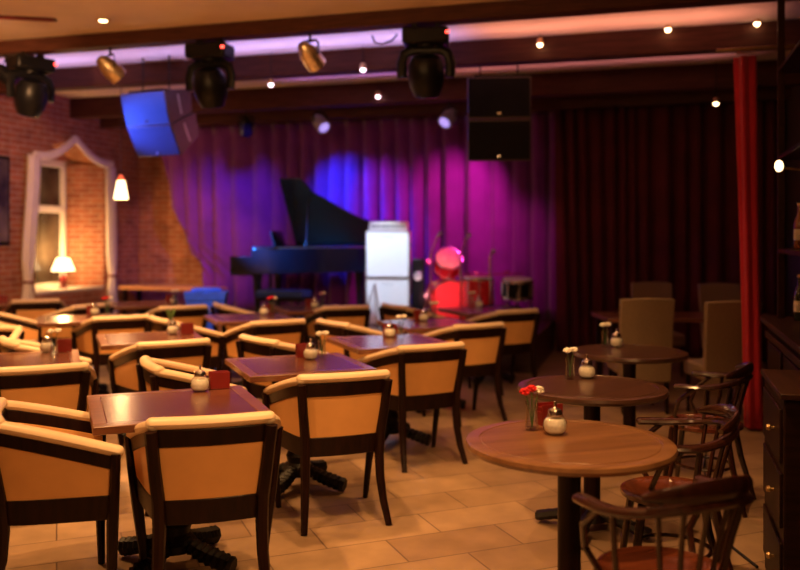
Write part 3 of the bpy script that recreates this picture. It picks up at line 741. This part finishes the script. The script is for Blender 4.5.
dt = empty('dining_table', (2.85, 8.45, 0), 0, 'long brown dining table between the beige high-backed chairs', 'table')
MB().box((0, 0, 0.735), (1.75, 0.72, 0.04)).build('tabletop', M['tableedge'], dt, 0.005)
for sx in (-0.8, 0.8):
    for sy in (-0.3, 0.3): MB().box((sx, sy, 0.357), (0.06, 0.06, 0.714)).build('leg', M['frame'], dt)

# ------------------------------------------------------------------ bar on the right (room-aligned)
bar = empty('bar_counter', V3(R(0.74, 4.9), 0), -A, 'dark wooden bar counter with lighter trim running along the right side', 'bar')
MB().box((0.33, 0, 0.47), (0.62, 3.1, 0.94)).build('body', M['barwood'], bar, 0.006)
MB().box((0.31, 0, 0.96), (0.68, 3.16, 0.04)).build('countertop', M['barwood2'], bar, 0.006)
for z in (0.08, 0.45, 0.86): MB().box((0.010, 0, z), (0.022, 3.1, 0.045)).build('moulding', M['barwood2'], bar, 0.004)
for y in (-1.1, -0.35, 0.4, 1.15): MB().box((0.012, y, 0.66), (0.014, 0.62, 0.32)).build('front_panel', M['barwood'], bar, 0.008)
for y in (-1.1, -0.35, 0.4, 1.15): MB().box((0.012, y, 0.26), (0.014, 0.62, 0.26)).build('front_panel', M['barwood'], bar, 0.008)
sh = empty('bottle_shelf', V3(R(0.80, 4.9), 0.981), -A, 'tall open dark shelving with posts standing on the bar counter', 'shelf')
for y in (-1.45, -0.5, 0.32, 1.45): MB().box((0.03, y, 1.12), (0.045, 0.045, 2.24)).build('post', M['barwood2'], sh, 0.003)
for z in (0.46, 1.1, 1.7): MB().box((0.24, 0, z), (0.46, 3.0, 0.03)).build('shelf_board', M['barwood2'] if z < 0.5 else M['barwood'], sh, 0.003)
MB().box((0.47, 0, 1.12), (0.02, 3.0, 2.24)).build('back_panel', M['darkwall'], sh)
def make_bottle(m, nm_):
    e = empty(nm_, (0, 0, 0)); e['category'] = 'bottle'
    MB().lathe([(0.034, 0), (0.037, 0.006), (0.037, 0.17), (0.030, 0.20), (0.014, 0.235), (0.0135, 0.29)], 18).build('glass_body', m, e)
    MB().lathe([(0.015, 0.285), (0.015, 0.305), (0.0, 0.306)], 14).build('cap', M['brass'], e)
    MB().lathe([(0.0376, 0.06), (0.0378, 0.062), (0.0378, 0.13), (0.0376, 0.132)], 18).build('paper_label', M['napkin'], e)
    return e
bo = [Kind(make_bottle(M['bottle'], 'wine_bottle')), Kind(make_bottle(M['bottleamber'], 'liquor_bottle'))]
rnd = random.Random(4); k = 0
for z, zn in ((0.982, 'counter'), (1.457, 'shelf board')):
    for i in range(7):
        v = 4.9-0.9+i*0.36; x, y = R(0.80+0.12+0.05*(i % 2), v)
        kk = (i+k) % 2; c = ['green', 'amber'][kk]
        bo[kk].put((x, y, z), rnd.uniform(0, 6), '%s glass bottle on the bar %s behind the posts' % (['dark green', 'amber'][kk], zn), '%s bottles on the bar %s' % (c, zn))
    k += 1
cab = empty('low_cabinet', V3(R(0.47, 3.98), 0), -A, 'dark low drawer cabinet with brass knob before the bar, right edge', 'cabinet')
MB().box((0.10, 0.0, 0.45), (0.16, 0.62, 0.90)).build('body', M['barwood'], cab, 0.006)
MB().box((0.10, 0.0, 0.91), (0.19, 0.66, 0.025)).build('top', M['barwood2'], cab, 0.004)
for z in (0.2, 0.48, 0.74):
    d = MB().box((0.016, 0.0, z), (0.014, 0.54, 0.22)).build('drawer', M['barwood'], cab, 0.004)
    MB().lathe([(0.006, 0), (0.006, 0.012), (0.014, 0.018), (0.012, 0.03), (0.0, 0.033)], 14, (0.010, -0.10, z), Matrix.Rotation(-PI/2, 4, 'Y')).build('knob', M['brass'], d)
sc = empty('wall_sconce', (((779-400)/F)*5.35, 5.35, EYE+(HY-166)*5.35/F-0.05), -A, 'small round glowing lamp between the bar shelf posts', 'lamp')
MB().sphere((0.0, 0, 0.05), 0.026, (1, 1, 1.4), 3).build('globe', M['lampon'], sc)
MB().cyl((0.0, 0, 0.04), (0.36, 0, 0.0), 0.008).build('bracket', M['brass'], sc)

# ------------------------------------------------------------------ piano
PO = V3(R(-4.72, 9.98), SZ)
PX0 = curpx(240, 250, 10.2)
pz = empty('grand_piano', V3(R(upx(309, 10.5), 10.5), SZ), -A+math.radians(12), 'black grand piano with raised lid on the stage', 'piano')
# plan: keyboard at -x, spine at +y, curved side towards -y
L_, Wd = 1.56, 1.42
def plan(inset=0):
    pts = [(-L_/2+0.18, Wd/2), (-L_/2+0.18, -Wd/2)]
    for i in range(1, 13):
        t = i/12; x = lerp(-L_/2+0.18, L_/2, t); y = -Wd/2+(Wd*0.62)*(3*t*t-2*t**3)*(0.35+0.65*t)
        pts.append((x, y))
    pts += [(L_/2+0.02, 0.10), (L_/2+0.02, 0.45), (L_/2-0.10, Wd/2)]
    return pts
pl = plan()
MB().prism(pl, 0.66, 0.98).build('case', M['piano'], pz, 0.006)
MB().prism([(x*0.94, y*0.92) for x, y in pl], 0.955, 0.984).build('soundboard', M['gold'], pz)
MB().box((-0.46, 0.0, 0.995), (0.30, Wd-0.02, 0.018)).build('front_lid', M['piano'], pz, 0.004)
kb = MB().box((-L_/2+0.06, 0, 0.69), (0.30, Wd, 0.10)); kb.box((-L_/2+0.06, Wd/2-0.05, 0.80), (0.30, 0.10, 0.16)); kb.box((-L_/2+0.06, -Wd/2+0.05, 0.80), (0.30, 0.10, 0.16))
kb.build('key_bed', M['piano'], pz, 0.006)
kk = MB()
for i in range(52): kk.box((-L_/2+0.02, -0.60+i*0.0235, 0.75), (0.15, 0.021, 0.022))
ky = kk.build('white_keys', M['keys'], pz)
bk = MB()
for i in range(51):
    if i % 7 not in (1, 4): bk.box((-L_/2+0.05, -0.588+i*0.0235, 0.767), (0.09, 0.011, 0.016))
bk.build('black_keys', M['blackplastic'], pz)
# lid hinged on the spine
hinge = Vector((0, Wd/2, 0.99)); ang = math.radians(39)
def lidpt(x, y, off):
    d = Wd/2-y; return Vector((x, Wd/2-d*math.cos(ang)+off*math.sin(ang), 0.99+d*math.sin(ang)+off*math.cos(ang)))
XL = -0.32
lp = [(XL, Wd/2), (XL, -Wd/2+0.02), (XL+0.28, -Wd/2+0.02)]+[(x, y+0.0) for x, y in pl if x > XL+0.32]
MB().loft([[lidpt(x, y, o) for x, y in lp] for o in (0, 0.022)]).build('lid', M['pianoin'], pz, 0.004)
MB().cyl((0.0, -0.22, 0.98), lidpt(0.0, -0.25, 0), 0.011).build('lid_prop', M['piano'], pz)
MB().box((-0.42, 0, 1.10), (0.02, 0.66, 0.20), ry=-0.25).build('music_stand', M['piano'], pz)
for x, y in ((-0.55, -0.58), (-0.55, 0.58), (0.62, 0.42)):
    lg = MB().lathe([(0.028, 0.05), (0.036, 0.09), (0.03, 0.12), (0.045, 0.40), (0.065, 0.62), (0.07, 0.66)], 16, (x, y, 0)).build('leg', M['piano'], pz)
    MB().lathe([(0.018, 0.0), (0.03, 0.01), (0.03, 0.04), (0.015, 0.05)], 12, (x, y, 0)).build('caster', M['brass'], lg)
ly = MB()
for s in (-0.05, 0.05): ly.cyl((-0.52, s, 0.14), (-0.52, s, 0.67), 0.012)
ly.box((-0.52, 0, 0.12), (0.10, 0.20, 0.05)).build('pedal_lyre', M['piano'], pz)
pb = empty('piano_bench', V3(R(upx(284, 9.73), 9.73), SZ), -A, 'black cushioned bench below the front of the grand piano', 'bench')
MB().box((0, 0, 0.42), (0.62, 0.32, 0.09)).build('cushion', M['bluedark'], pb, 0.02)
MB().box((0, 0, 0.355), (0.60, 0.30, 0.04)).build('frame', M['iron'], pb)
for s in (-1, 1):
    MB().cyl((s*0.24, -0.13, 0.02), (s*0.24-s*0.10, 0.13, 0.34), 0.013).build('leg', M['chrome'], pb); MB().cyl((s*0.24, 0.13, 0.02), (s*0.24-s*0.10, -0.13, 0.34), 0.013).build('leg', M['chrome'], pb)

# ------------------------------------------------------------------ amplifier stack
ax, ay = curpx(389, 250, 10.55)[:2]
def make_cab():
    e = empty('speaker_cabinet', (0, 0, 0)); e['category'] = 'speaker cabinet'
    MB().box((0, 0, 0.30), (0.56, 0.38, 0.60)).build('box', M['white'], e, 0.012)
    MB().box((0, -0.193, 0.30), (0.53, 0.008, 0.57)).build('grille_cloth', M['ampwhite'], e, 0.003)
    pp = MB()
    for z in (0.012, 0.588): pp.box((0, -0.197, z), (0.56, 0.012, 0.018))
    for s in (-1, 1): pp.box((s*0.272, -0.197, 0.30), (0.016, 0.012, 0.58))
    pp.build('piping', M['silver'], e)
    lg = MB(); pts = [(-0.07+0.14*i/10, -0.2, 0.52+0.012*math.sin(i*1.3)) for i in range(11)]
    lg.sweep(pts, 0.004, n=6).build('script_emblem', M['silver'], e)
    for s in (-1, 1): MB().box((s*0.282, 0, 0.42), (0.008, 0.16, 0.05)).build('handle', M['silver'], e)
    return e
ck = Kind(make_cab()); ra_ = -A*0.3
ck.put((ax, ay, SZ), ra_, 'white fronted guitar cabinet, lower of the stacked pair', 'white guitar cabinets')
ck.put((ax, ay, SZ+0.605), ra_, 'white fronted guitar cabinet, upper of the stacked pair', 'white guitar cabinets')
ah = empty('amplifier_head', (ax, ay, SZ+1.208), ra_, 'pale amplifier head on top of the white cabinets', 'amplifier')
MB().box((0, 0, 0.06), (0.50, 0.24, 0.11)).build('box', M['white'], ah, 0.01)
MB().box((0, -0.122, 0.05), (0.47, 0.006, 0.06)).build('control_panel', M['silver'], ah)
for i in range(7): MB().cyl((-0.18+i*0.06, -0.125, 0.06), (-0.18+i*0.06, -0.14, 0.06), 0.011).build('knob', M['blackplastic'], ah)
MB().sweep([(-0.1, 0, 0.11), (-0.07, 0, 0.13), (0.07, 0, 0.13), (0.1, 0, 0.11)], 0.008).build('handle', M['blackplastic'], ah)
# microphone stands
def mic_stand(px, v, h, lb, boom=0.0):
    x, y = curpx(px, 250, v)[:2]
    e = empty('microphone_stand', (x, y, SZ), 0, lb, 'microphone stand', 'microphone stands on the stage')
    MB().lathe([(0.13, 0), (0.13, 0.012), (0.02, 0.03)], 20).build('base', M['iron'], e)
    MB().cyl((0, 0, 0.02), (0, 0, h), 0.012, n=8).build('pole', M['chrome'], e)
    if boom: MB().cyl((-boom*0.3, 0, h-0.08), (boom, 0, h+0.18), 0.009, n=8).build('boom', M['chrome'], e)
    MB().sweep([(boom, 0, h+(0.17 if boom else -0.02)), (boom+0.02, -0.05, h+(0.2 if boom else 0.03)), (boom+0.03, -0.12, h+(0.22 if boom else 0.06))], [0.012, 0.018, 0.026], n=10, roundend=True).build('microphone', M['silver'], e)
mic_stand(431, 10.3, 0.95, 'microphone stand with tilted microphone left of the red tom', 0.08)
mic_stand(461, 10.2, 0.93, 'microphone stand with tilted microphone between tom and floor drum', 0.06)
mic_stand(490, 10.3, 0.90, 'upright microphone stand right of the drums')

# ------------------------------------------------------------------ drum kit
def drum(name, loc, r, h, tilt, lb, cat='drum', shell='reddrum', head='drumhead', legs=0, grp='drums of the red kit'):
    e = empty(name, loc, 0, lb, cat, grp); e.rotation_euler = tilt
    MB().lathe([(r*0.97, -h/2), (r*0.97, h/2)], 36).build('shell', M[shell], e)
    for s in (-1, 1): MB().lathe([(r*1.03, s*h/2-0.016), (r*1.03, s*h/2+0.016)], 36).build('hoop', M['chrome'], e)
    for s in (-1, 1): MB().lathe([(r*0.96, s*(h/2+0.0185)-0.003), (r*0.96, s*(h/2+0.0185)+0.003)], 36).build('drum_head', M[head], e)
    lg = MB()
    for k in range(8):
        a = k*PI/4; lg.cyl((r*1.02*math.cos(a), r*1.02*math.sin(a), -h/2), (r*1.02*math.cos(a), r*1.02*math.sin(a), h/2), 0.006, n=6)
    lg.build('tension_rods', M['chrome'], e)
    for k in range(legs):
        a = k*2*PI/legs+0.4; MB().cyl((r*1.05*math.cos(a), r*1.05*math.sin(a), 0), (r*1.05*math.cos(a), r*1.05*math.sin(a), -(loc[2]-SZ)), 0.008, n=8).build('leg', M['chrome'], e)
    return e
def sp(px, py, v): return Vector(curpx(px, py, v))
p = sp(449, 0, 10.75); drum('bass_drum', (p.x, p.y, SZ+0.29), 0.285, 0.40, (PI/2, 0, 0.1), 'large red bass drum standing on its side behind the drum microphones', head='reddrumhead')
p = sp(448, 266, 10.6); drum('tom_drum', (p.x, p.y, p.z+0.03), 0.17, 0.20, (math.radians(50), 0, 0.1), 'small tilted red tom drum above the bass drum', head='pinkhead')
p = sp(470, 0, 10.5); drum('floor_tom', (p.x+0.1, p.y-0.05, SZ+0.42), 0.19, 0.36, (0, 0, 0), 'red floor tom drum right of the bass drum', legs=3)
p = sp(519, 0, 10.3); drum('snare_drum', (p.x-0.02, p.y, SZ+0.50), 0.185, 0.20, (math.radians(6), 0, 0), 'dark drum with pale head at the right end of the stage', shell='blackplastic', legs=3, grp='dark drums')
def cymbal(px, v, h, r, lb, tilt=0.15):
    x, y = curpx(px, 250, v)[:2]; e = empty('cymbal_stand', (x, y, SZ), 0, lb, 'cymbal', 'cymbals on stands')
    MB().cyl((0, 0, 0.22), (0, 0, h), 0.011, n=8).build('pole', M['chrome'], e)
    for k in range(3):
        a = k*2*PI/3; MB().cyl((0, 0, 0.3), (0.2*math.cos(a), 0.2*math.sin(a), 0.005), 0.009, n=8).build('leg', M['chrome'], e)
    MB().lathe([(r, 0), (r*0.6, 0.012), (r*0.22, 0.02), (r*0.12, 0.04), (0, 0.045), (0, 0.04), (r*0.2, 0.016), (r*0.6, 0.008), (r, -0.002)], 32, (0, 0, h-0.03), Matrix.Rotation(tilt, 4, 'X')).build('cymbal', M['cymbal'], e)
cymbal(476, 10.95, 0.66, 0.19, 'low bronze cymbal behind the floor tom')
cymbal(428, 11.1, 0.80, 0.17, 'bronze cymbal left of the red tom')
cymbal(507, 10.85, 0.68, 0.22, 'dark bronze cymbal above the pale-headed drum', 0.05)
# stage monitor and floor tripod
sm_ = empty('stage_monitor', V3(R(upx(497, 9.85), 9.85), SZ), -A, 'black wedge monitor on the stage edge beside the far table', 'monitor speaker')
MB().loft([[Vector((x, -0.17, 0)), Vector((x, 0.19, 0)), Vector((x, 0.17, 0.31)), Vector((x, 0.0, 0.33))] for x in (-0.25, 0.25)]).build('box', M['blackplastic'], sm_, 0.008)
MB().box((0, -0.092, 0.163), (0.45, 0.01, 0.32), rx=-0.48).build('grille', M['grille'], sm_)
gs = empty('guitar_stand', V3(R(upx(374, 9.75), 9.75), SZ), -A, 'folding metal guitar stand in front of the white cabinets', 'stand')
for s in (-1, 1): MB().cyl((s*0.14, -0.08, 0.008), (0, 0.02, 0.56), 0.009, n=8).build('leg', M['silver'], gs)
MB().cyl((0, 0.12, 0.008), (0, 0.02, 0.56), 0.009, n=8).build('leg', M['silver'], gs)
# speaker tucked right of the cabinets
bs = empty('black_speaker', (ax+0.385, ay-0.02, SZ), ra_, 'slim black speaker standing right of the white cabinets', 'speaker')
MB().box((0, 0, 0.42), (0.16, 0.26, 0.84)).build('box', M['blackplastic'], bs, 0.01)
MB().lathe([(0.06, 0), (0.05, 0.01), (0.02, 0.004)], 24, (0, -0.132, 0.62), Matrix.Rotation(PI/2, 4, 'X')).build('driver', M['silver'], bs)
# blue box at left
bb = empty('tapered_box', (-2.18, 9.58, 0), math.radians(4), 'tapered blue lidded box with pale swirl emblem among the far tables', 'box')
def tap(z0, w0, d0, z1, w1, d1): return MB().loft([[Vector((sx*hw, sy*hd, z)) for sx, sy in ((-1, -1), (1, -1), (1, 1), (-1, 1))] for z, hw, hd in ((z0, w0, d0), (z1, w1, d1))])
tap(0, 0.15, 0.10, 0.81, 0.215, 0.125).build('body', M['bluebox'], bb, 0.004)
tap(0.82, 0.222, 0.13, 0.915, 0.232, 0.135).build('lid', M['bluebox'], bb, 0.004)
MB().box((0, 0, 0.815), (0.42, 0.24, 0.01)).build('seam', M['bluedark'], bb)
MB().lathe([(0.17, 0.916), (0.18, 0.93), (0.14, 0.955), (0, 0.96)], 30, (0, 0, 0), Matrix.Diagonal((1, 0.6, 1, 1))).build('top_tray', M['bluebox'], bb)
em = [(0.035*math.cos(i*0.55)*(1-i/18)+0.05, -0.125-0.0004*i, 0.72+0.03*math.sin(i*0.55)*(1-i/18)) for i in range(14)]
MB().sweep(em, 0.006, n=6).build('emblem', M['white'], bb)

# ------------------------------------------------------------------ hanging loudspeakers
def make_array():
    e = empty('hanging_loudspeaker', (0, 0, 0)); e['category'] = 'loudspeaker'
    z = -0.10; y = 0
    MB().box((0, 0.05, -0.05), (0.50, 0.30, 0.03)).build('rigging_frame', M['iron'], e)
    for s in (-1, 1): MB().cyl((s*0.2, 0.05, -0.04), (s*0.2, 0.05, 0.09), 0.008, n=8).build('hanger', M['iron'], e)
    return e
def array(loc, rz, w_, hs, pitches, d0, d1, lb, mat_f, hang):
    e = empty('hanging_loudspeaker', loc, rz, lb, 'loudspeaker', 'hanging loudspeaker stacks')
    for s in (-1, 1): MB().cyl((s*w_*0.3, 0.0, 0.0), (s*w_*0.3, 0.0, hang), 0.008, n=8).build('hanger', M['iron'], e)
    MB().box((0, 0.0, -0.01), (w_*0.8, d0*0.7, 0.03)).build('rigging_frame', M['iron'], e)
    y, z = -d0/2, -0.03
    for h, p in zip(hs, pitches):
        p = math.radians(p); cp, spn = math.cos(p), math.sin(p)
        def T(yy, zz): return Vector((0, y+yy*cp-zz*-spn*-1*-1, 0))
        fy, fz = spn, -cp                    # front face runs down and backwards
        A0 = Vector((0, y, z)); A1 = A0+Vector((0, spn*h, -cp*h))
        inward = Vector((0, cp, spn))
        t = 0.05
        B0 = A0+inward*d0+Vector((0, spn*t, -cp*t)); B1 = A1+inward*d1-Vector((0, spn*t*1.2, -cp*t*1.2))
        X = Vector((w_/2, 0, 0))
        bx = MB().loft([[A0-X, A1-X, B1-X, B0-X], [A0+X, A1+X, B1+X, B0+X]]).build('cabinet', M['spkbox'], e, 0.008)
        o_ = inward*-0.008; m0 = A0.lerp(A1, 0.04); m1 = A0.lerp(A1, 0.96); Xi = X*0.96
        MB().loft([[m0-Xi+o_, m1-Xi+o_, m1+Xi+o_, m0+Xi+o_], [m0-Xi, m1-Xi, m1+Xi, m0+Xi]]).build('grille', mat_f, bx)
        bp = A0.lerp(A1, 0.88)+inward*-0.012; MB().box(bp, (0.035, 0.006, 0.022)).build('badge', M['chrome'], bx)
        mid = A0.lerp(A1, 0.5)+inward*(d0*0.45)+X; MB().box(mid, (0.012, 0.03, h*0.6), rx=p).build('side_handle', M['silver'], bx)
        y, z = A1.y+spn*0.008, A1.z-0.008*cp
    return e
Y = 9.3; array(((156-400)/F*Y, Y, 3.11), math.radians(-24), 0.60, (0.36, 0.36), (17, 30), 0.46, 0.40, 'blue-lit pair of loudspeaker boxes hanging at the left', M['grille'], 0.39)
Y = 8.53; array(((499-400)/F*Y, Y, 3.13), math.radians(-6), 0.62, (0.41, 0.41), (2, 10), 0.44, 0.38, 'dark pair of loudspeaker boxes hanging at the centre right', M['grilleshaded'], 0.13)

# ------------------------------------------------------------------ moving heads
def make_mover():
    e = empty('moving_head_light', (0, 0, 0)); e['category'] = 'stage light'; b = M['blackplastic']
    cl = MB(); 
    for s in (-1, 1): cl.box((s*0.10, 0, -0.02), (0.04, 0.08, 0.04))
    cl.box((0, 0, -0.033), (0.2, 0.04, 0.014))
    cl.build('clamp', M['iron'], e)
    MB().box((0, 0, -0.11), (0.40, 0.26, 0.14)).build('base', b, e, 0.025)
    MB().cyl((0, 0, -0.18), (0, 0, -0.205), 0.09, n=24).build('swivel', b, e)
    yk = MB().sweep([(-0.205, 0, -0.46), (-0.215, 0, -0.34), (-0.19, 0, -0.25), (-0.12, 0, -0.215), (0.12, 0, -0.215), (0.19, 0, -0.25), (0.215, 0, -0.34), (0.205, 0, -0.46)], 0.045, 0.026, n=10, up=Vector((0, 1, 0)))
    yk.build('yoke', b, e)
    m = Matrix.Translation((0, 0, -0.43)) @ Matrix.Rotation(math.radians(18), 4, 'X')
    hd = MB().lathe([(0.06, 0.17), (0.12, 0.15), (0.155, 0.08), (0.16, -0.02), (0.145, -0.10), (0.115, -0.17), (0.105, -0.19)], 28, (0, 0, 0), m).build('head', b, e)
    MB().lathe([(0.098, -0.192), (0.09, -0.197), (0.0, -0.205)], 24, (0, 0, 0), m).build('lens', M['lens'], hd)
    MB().box((0.19, -0.131, -0.095), (0.03, 0.006, 0.02)).build('indicator', M['ledred'], e)
    return e
mv = Kind(make_mover()); GM = 'moving head lights under the beam'
def beamat(px, v, h):
    k = (px-400)/F; Y = v/(SA*k+CA); return (k*Y, Y, h)
mv.put(beamat(210, 7.11, 3.37), -0.25, 'black moving head light, second from the left under the front beam', GM)
mv.put(beamat(426, 7.11, 3.37), -0.10, 'black moving head light under the front beam, nearest the centre', GM)
mv.put(beamat(31, 7.11, 3.37), 0.9, 'black moving head light under the front beam at far left', GM)

# par lights
def make_par(body, lens):
    e = empty('par_light', (0, 0, 0)); e['category'] = 'stage light'
    MB().cyl((0, 0, 0), (0, 0, -0.07), 0.012, n=10).build('hanger', M['iron'], e)
    MB().sweep([(-0.10, 0, -0.20), (-0.10, 0, -0.10), (-0.07, 0, -0.07), (0.07, 0, -0.07), (0.10, 0, -0.10), (0.10, 0, -0.20)], 0.012, 0.004, n=8, up=Vector((0, 1, 0))).build('yoke', M['iron'], e)
    m = Matrix.Translation((0, 0, -0.20)) @ Matrix.Rotation(math.radians(-52), 4, 'X') @ Matrix.Rotation(math.radians(0), 4, 'Z')
    c = MB().lathe([(0.035, 0.14), (0.055, 0.12), (0.085, 0.03), (0.092, -0.04), (0.094, -0.12), (0.088, -0.12)], 26, (0, 0, 0), m).build('can', body, e)
    fin = MB()
    for z in (0.02, 0.05, 0.08): fin.lathe([(0.098-z*0.35, z), (0.098-z*0.35, z+0.006)], 26, (0, 0, 0), m)
    fin.build('cooling_fins', body, c)
    MB().lathe([(0.086, -0.115), (0.05, -0.128), (0.0, -0.132)], 24, (0, 0, 0), m).build('lens', lens, c)
    return e
pg = Kind(make_par(M['goldcan'], M['lensgold'])); pu = Kind(make_par(M['silver'], M['lenslit'])); pk = Kind(make_par(M['blackplastic'], M['lens']))
pg.put(beamat(110, 7.11, 3.37), 2.3, 'gold-toned spotlight under the front beam, left of the blue loudspeakers', 'gold-toned spotlights')
pg.put(beamat(310, 7.11, 3.37), 2.5, 'gold-toned spotlight under the front beam between two moving heads', 'gold-toned spotlights')
pu.put(beamat(320, 10.35, 3.22), 0.7, 'small blue-lit spotlight above the piano', 'small blue-lit spotlights')
pu.put(beamat(449, 10.35, 3.22), -0.7, 'small blue-lit spotlight left of the dark hanging loudspeakers', 'small blue-lit spotlights')
pk.put(beamat(246, 10.35, 3.22), 3.3, 'small dark spotlight under the rear beam above the left curtain', 'small dark spotlights')
pk.put(beamat(6, 7.11, 3.37), 1.8, 'dark spotlight cut by the upper left corner', 'small dark spotlights')
# small halogen lamps
def make_bulb(m):
    e = empty('halogen_lamp', (0, 0, 0)); e['category'] = 'lamp'
    MB().lathe([(0.03, 0.0), (0.033, 0.012), (0.028, 0.05), (0.018, 0.06)], 16).build('holder', M['brass'], e)
    MB().sphere((0, 0, -0.004), 0.027, sub=2).build('bulb', m, e)
    return e
hb = Kind(make_bulb(M['bulb'])); hc = Kind(make_bulb(M['bulbcool'])); GH = 'small halogen lamps on the ceiling beams'
for K, px, py, v, lb in [(hb, 540, 44, 8.30, 'small lit halogen lamp on the second beam above the dark loudspeakers'),
                         (hb, 668, 29, 8.30, 'small lit halogen lamp on the second beam at the upper right'),
                         (hb, 757, 23, 8.30, 'small lit halogen lamp at the right end of the second beam'),
                         (hc, 363, 69, 8.32, 'small lit lamp on the second beam between spotlight and moving head'),
                         (hc, 271, 84, 8.32, 'small lit lamp on the second beam above the dark spotlight'),
                         (hc, 378, 96, 10.2, 'small lit lamp on the rear beam near the centre'),
                         (hb, 716, 103, 10.2, 'small lit lamp low before the maroon curtain')]:
    k = (px-400)/F; Yq = v/(SA*k+CA); z = EYE+(HY-py)*Yq/F
    o = K.put((k*Yq, Yq, z), 0, lb, GH)
    if px in (271, 363, 716):
        pass
    zt = CH if px in (716,) else z+0.06
    # stalk joining the lamp to the beam or ceiling
    zc = 3.5
    MB().cyl((0, 0, 0.055), (0, 0, zc-z), 0.005, n=8).build('stalk', M['iron'], o)
def make_down():
    e = empty('recessed_downlight', (0, 0, 0)); e['category'] = 'ceiling light'
    MB().lathe([(0.035, -0.004), (0.06, -0.012), (0.065, -0.004), (0.065, 0.0)], 24).build('trim_ring', M['brass'], e)
    MB().lathe([(0.036, -0.003), (0.036, -0.012), (0.0, -0.016)], 20).build('bulb', M['bulb'], e)
    return e
dn = Kind(make_down())
k = (103-400)/F; Yq = (CH-EYE)*F/(HY-20)
dn.put((k*Yq, Yq, CH), 0, 'lit recessed downlight in the warm ceiling at upper left')
lamp('visible_downlight', 'SPOT', (k*Yq, Yq, CH-0.05), 90, WARM, (k*Yq, Yq, 0), 0.04, 110, 0.8)
va, vb = Wp(0, 0, 0), None
Yv = (CH-EYE)*F/(HY-17); vt = empty('ceiling_vent', ((12-400)/F*Yv, Yv, CH), -A+0.5, 'dark slotted vent in the ceiling at the upper left corner', 'vent')
MB().box((0, 0, -0.006), (0.75, 0.10, 0.012)).build('frame', M['beam'], vt, 0.002)
sv = MB()
for i in range(4): sv.box((0, -0.035+i*0.023, -0.013), (0.71, 0.008, 0.006))
sv.build('slats', M['redbox'], vt)
# cable loop under the ceiling, cables on the floor
cb = [Vector(beamat(372, 7.6, 3.43)), Vector(beamat(375, 7.6, 3.36)), Vector(beamat(382, 7.6, 3.34)), Vector(beamat(392, 7.6, 3.37)), Vector(beamat(397, 7.5, 3.40))]
tag(MB().sweep(cb, 0.008, n=8).build('hanging_cable', M['cable']), 'thin cable looping below the ceiling left of the central moving head', 'cable')
fc = [(1.66, 3.95, 0.008), (1.63, 4.35, 0.008), (1.72, 4.7, 0.008), (1.86, 5.1, 0.008), (2.0, 5.6, 0.008), (2.2, 6.1, 0.008)]
tag(MB().sweep(fc, 0.007, n=8).build('floor_cable', M['cable']), 'thin black cable lying on the floor below the red curtain', 'cable')
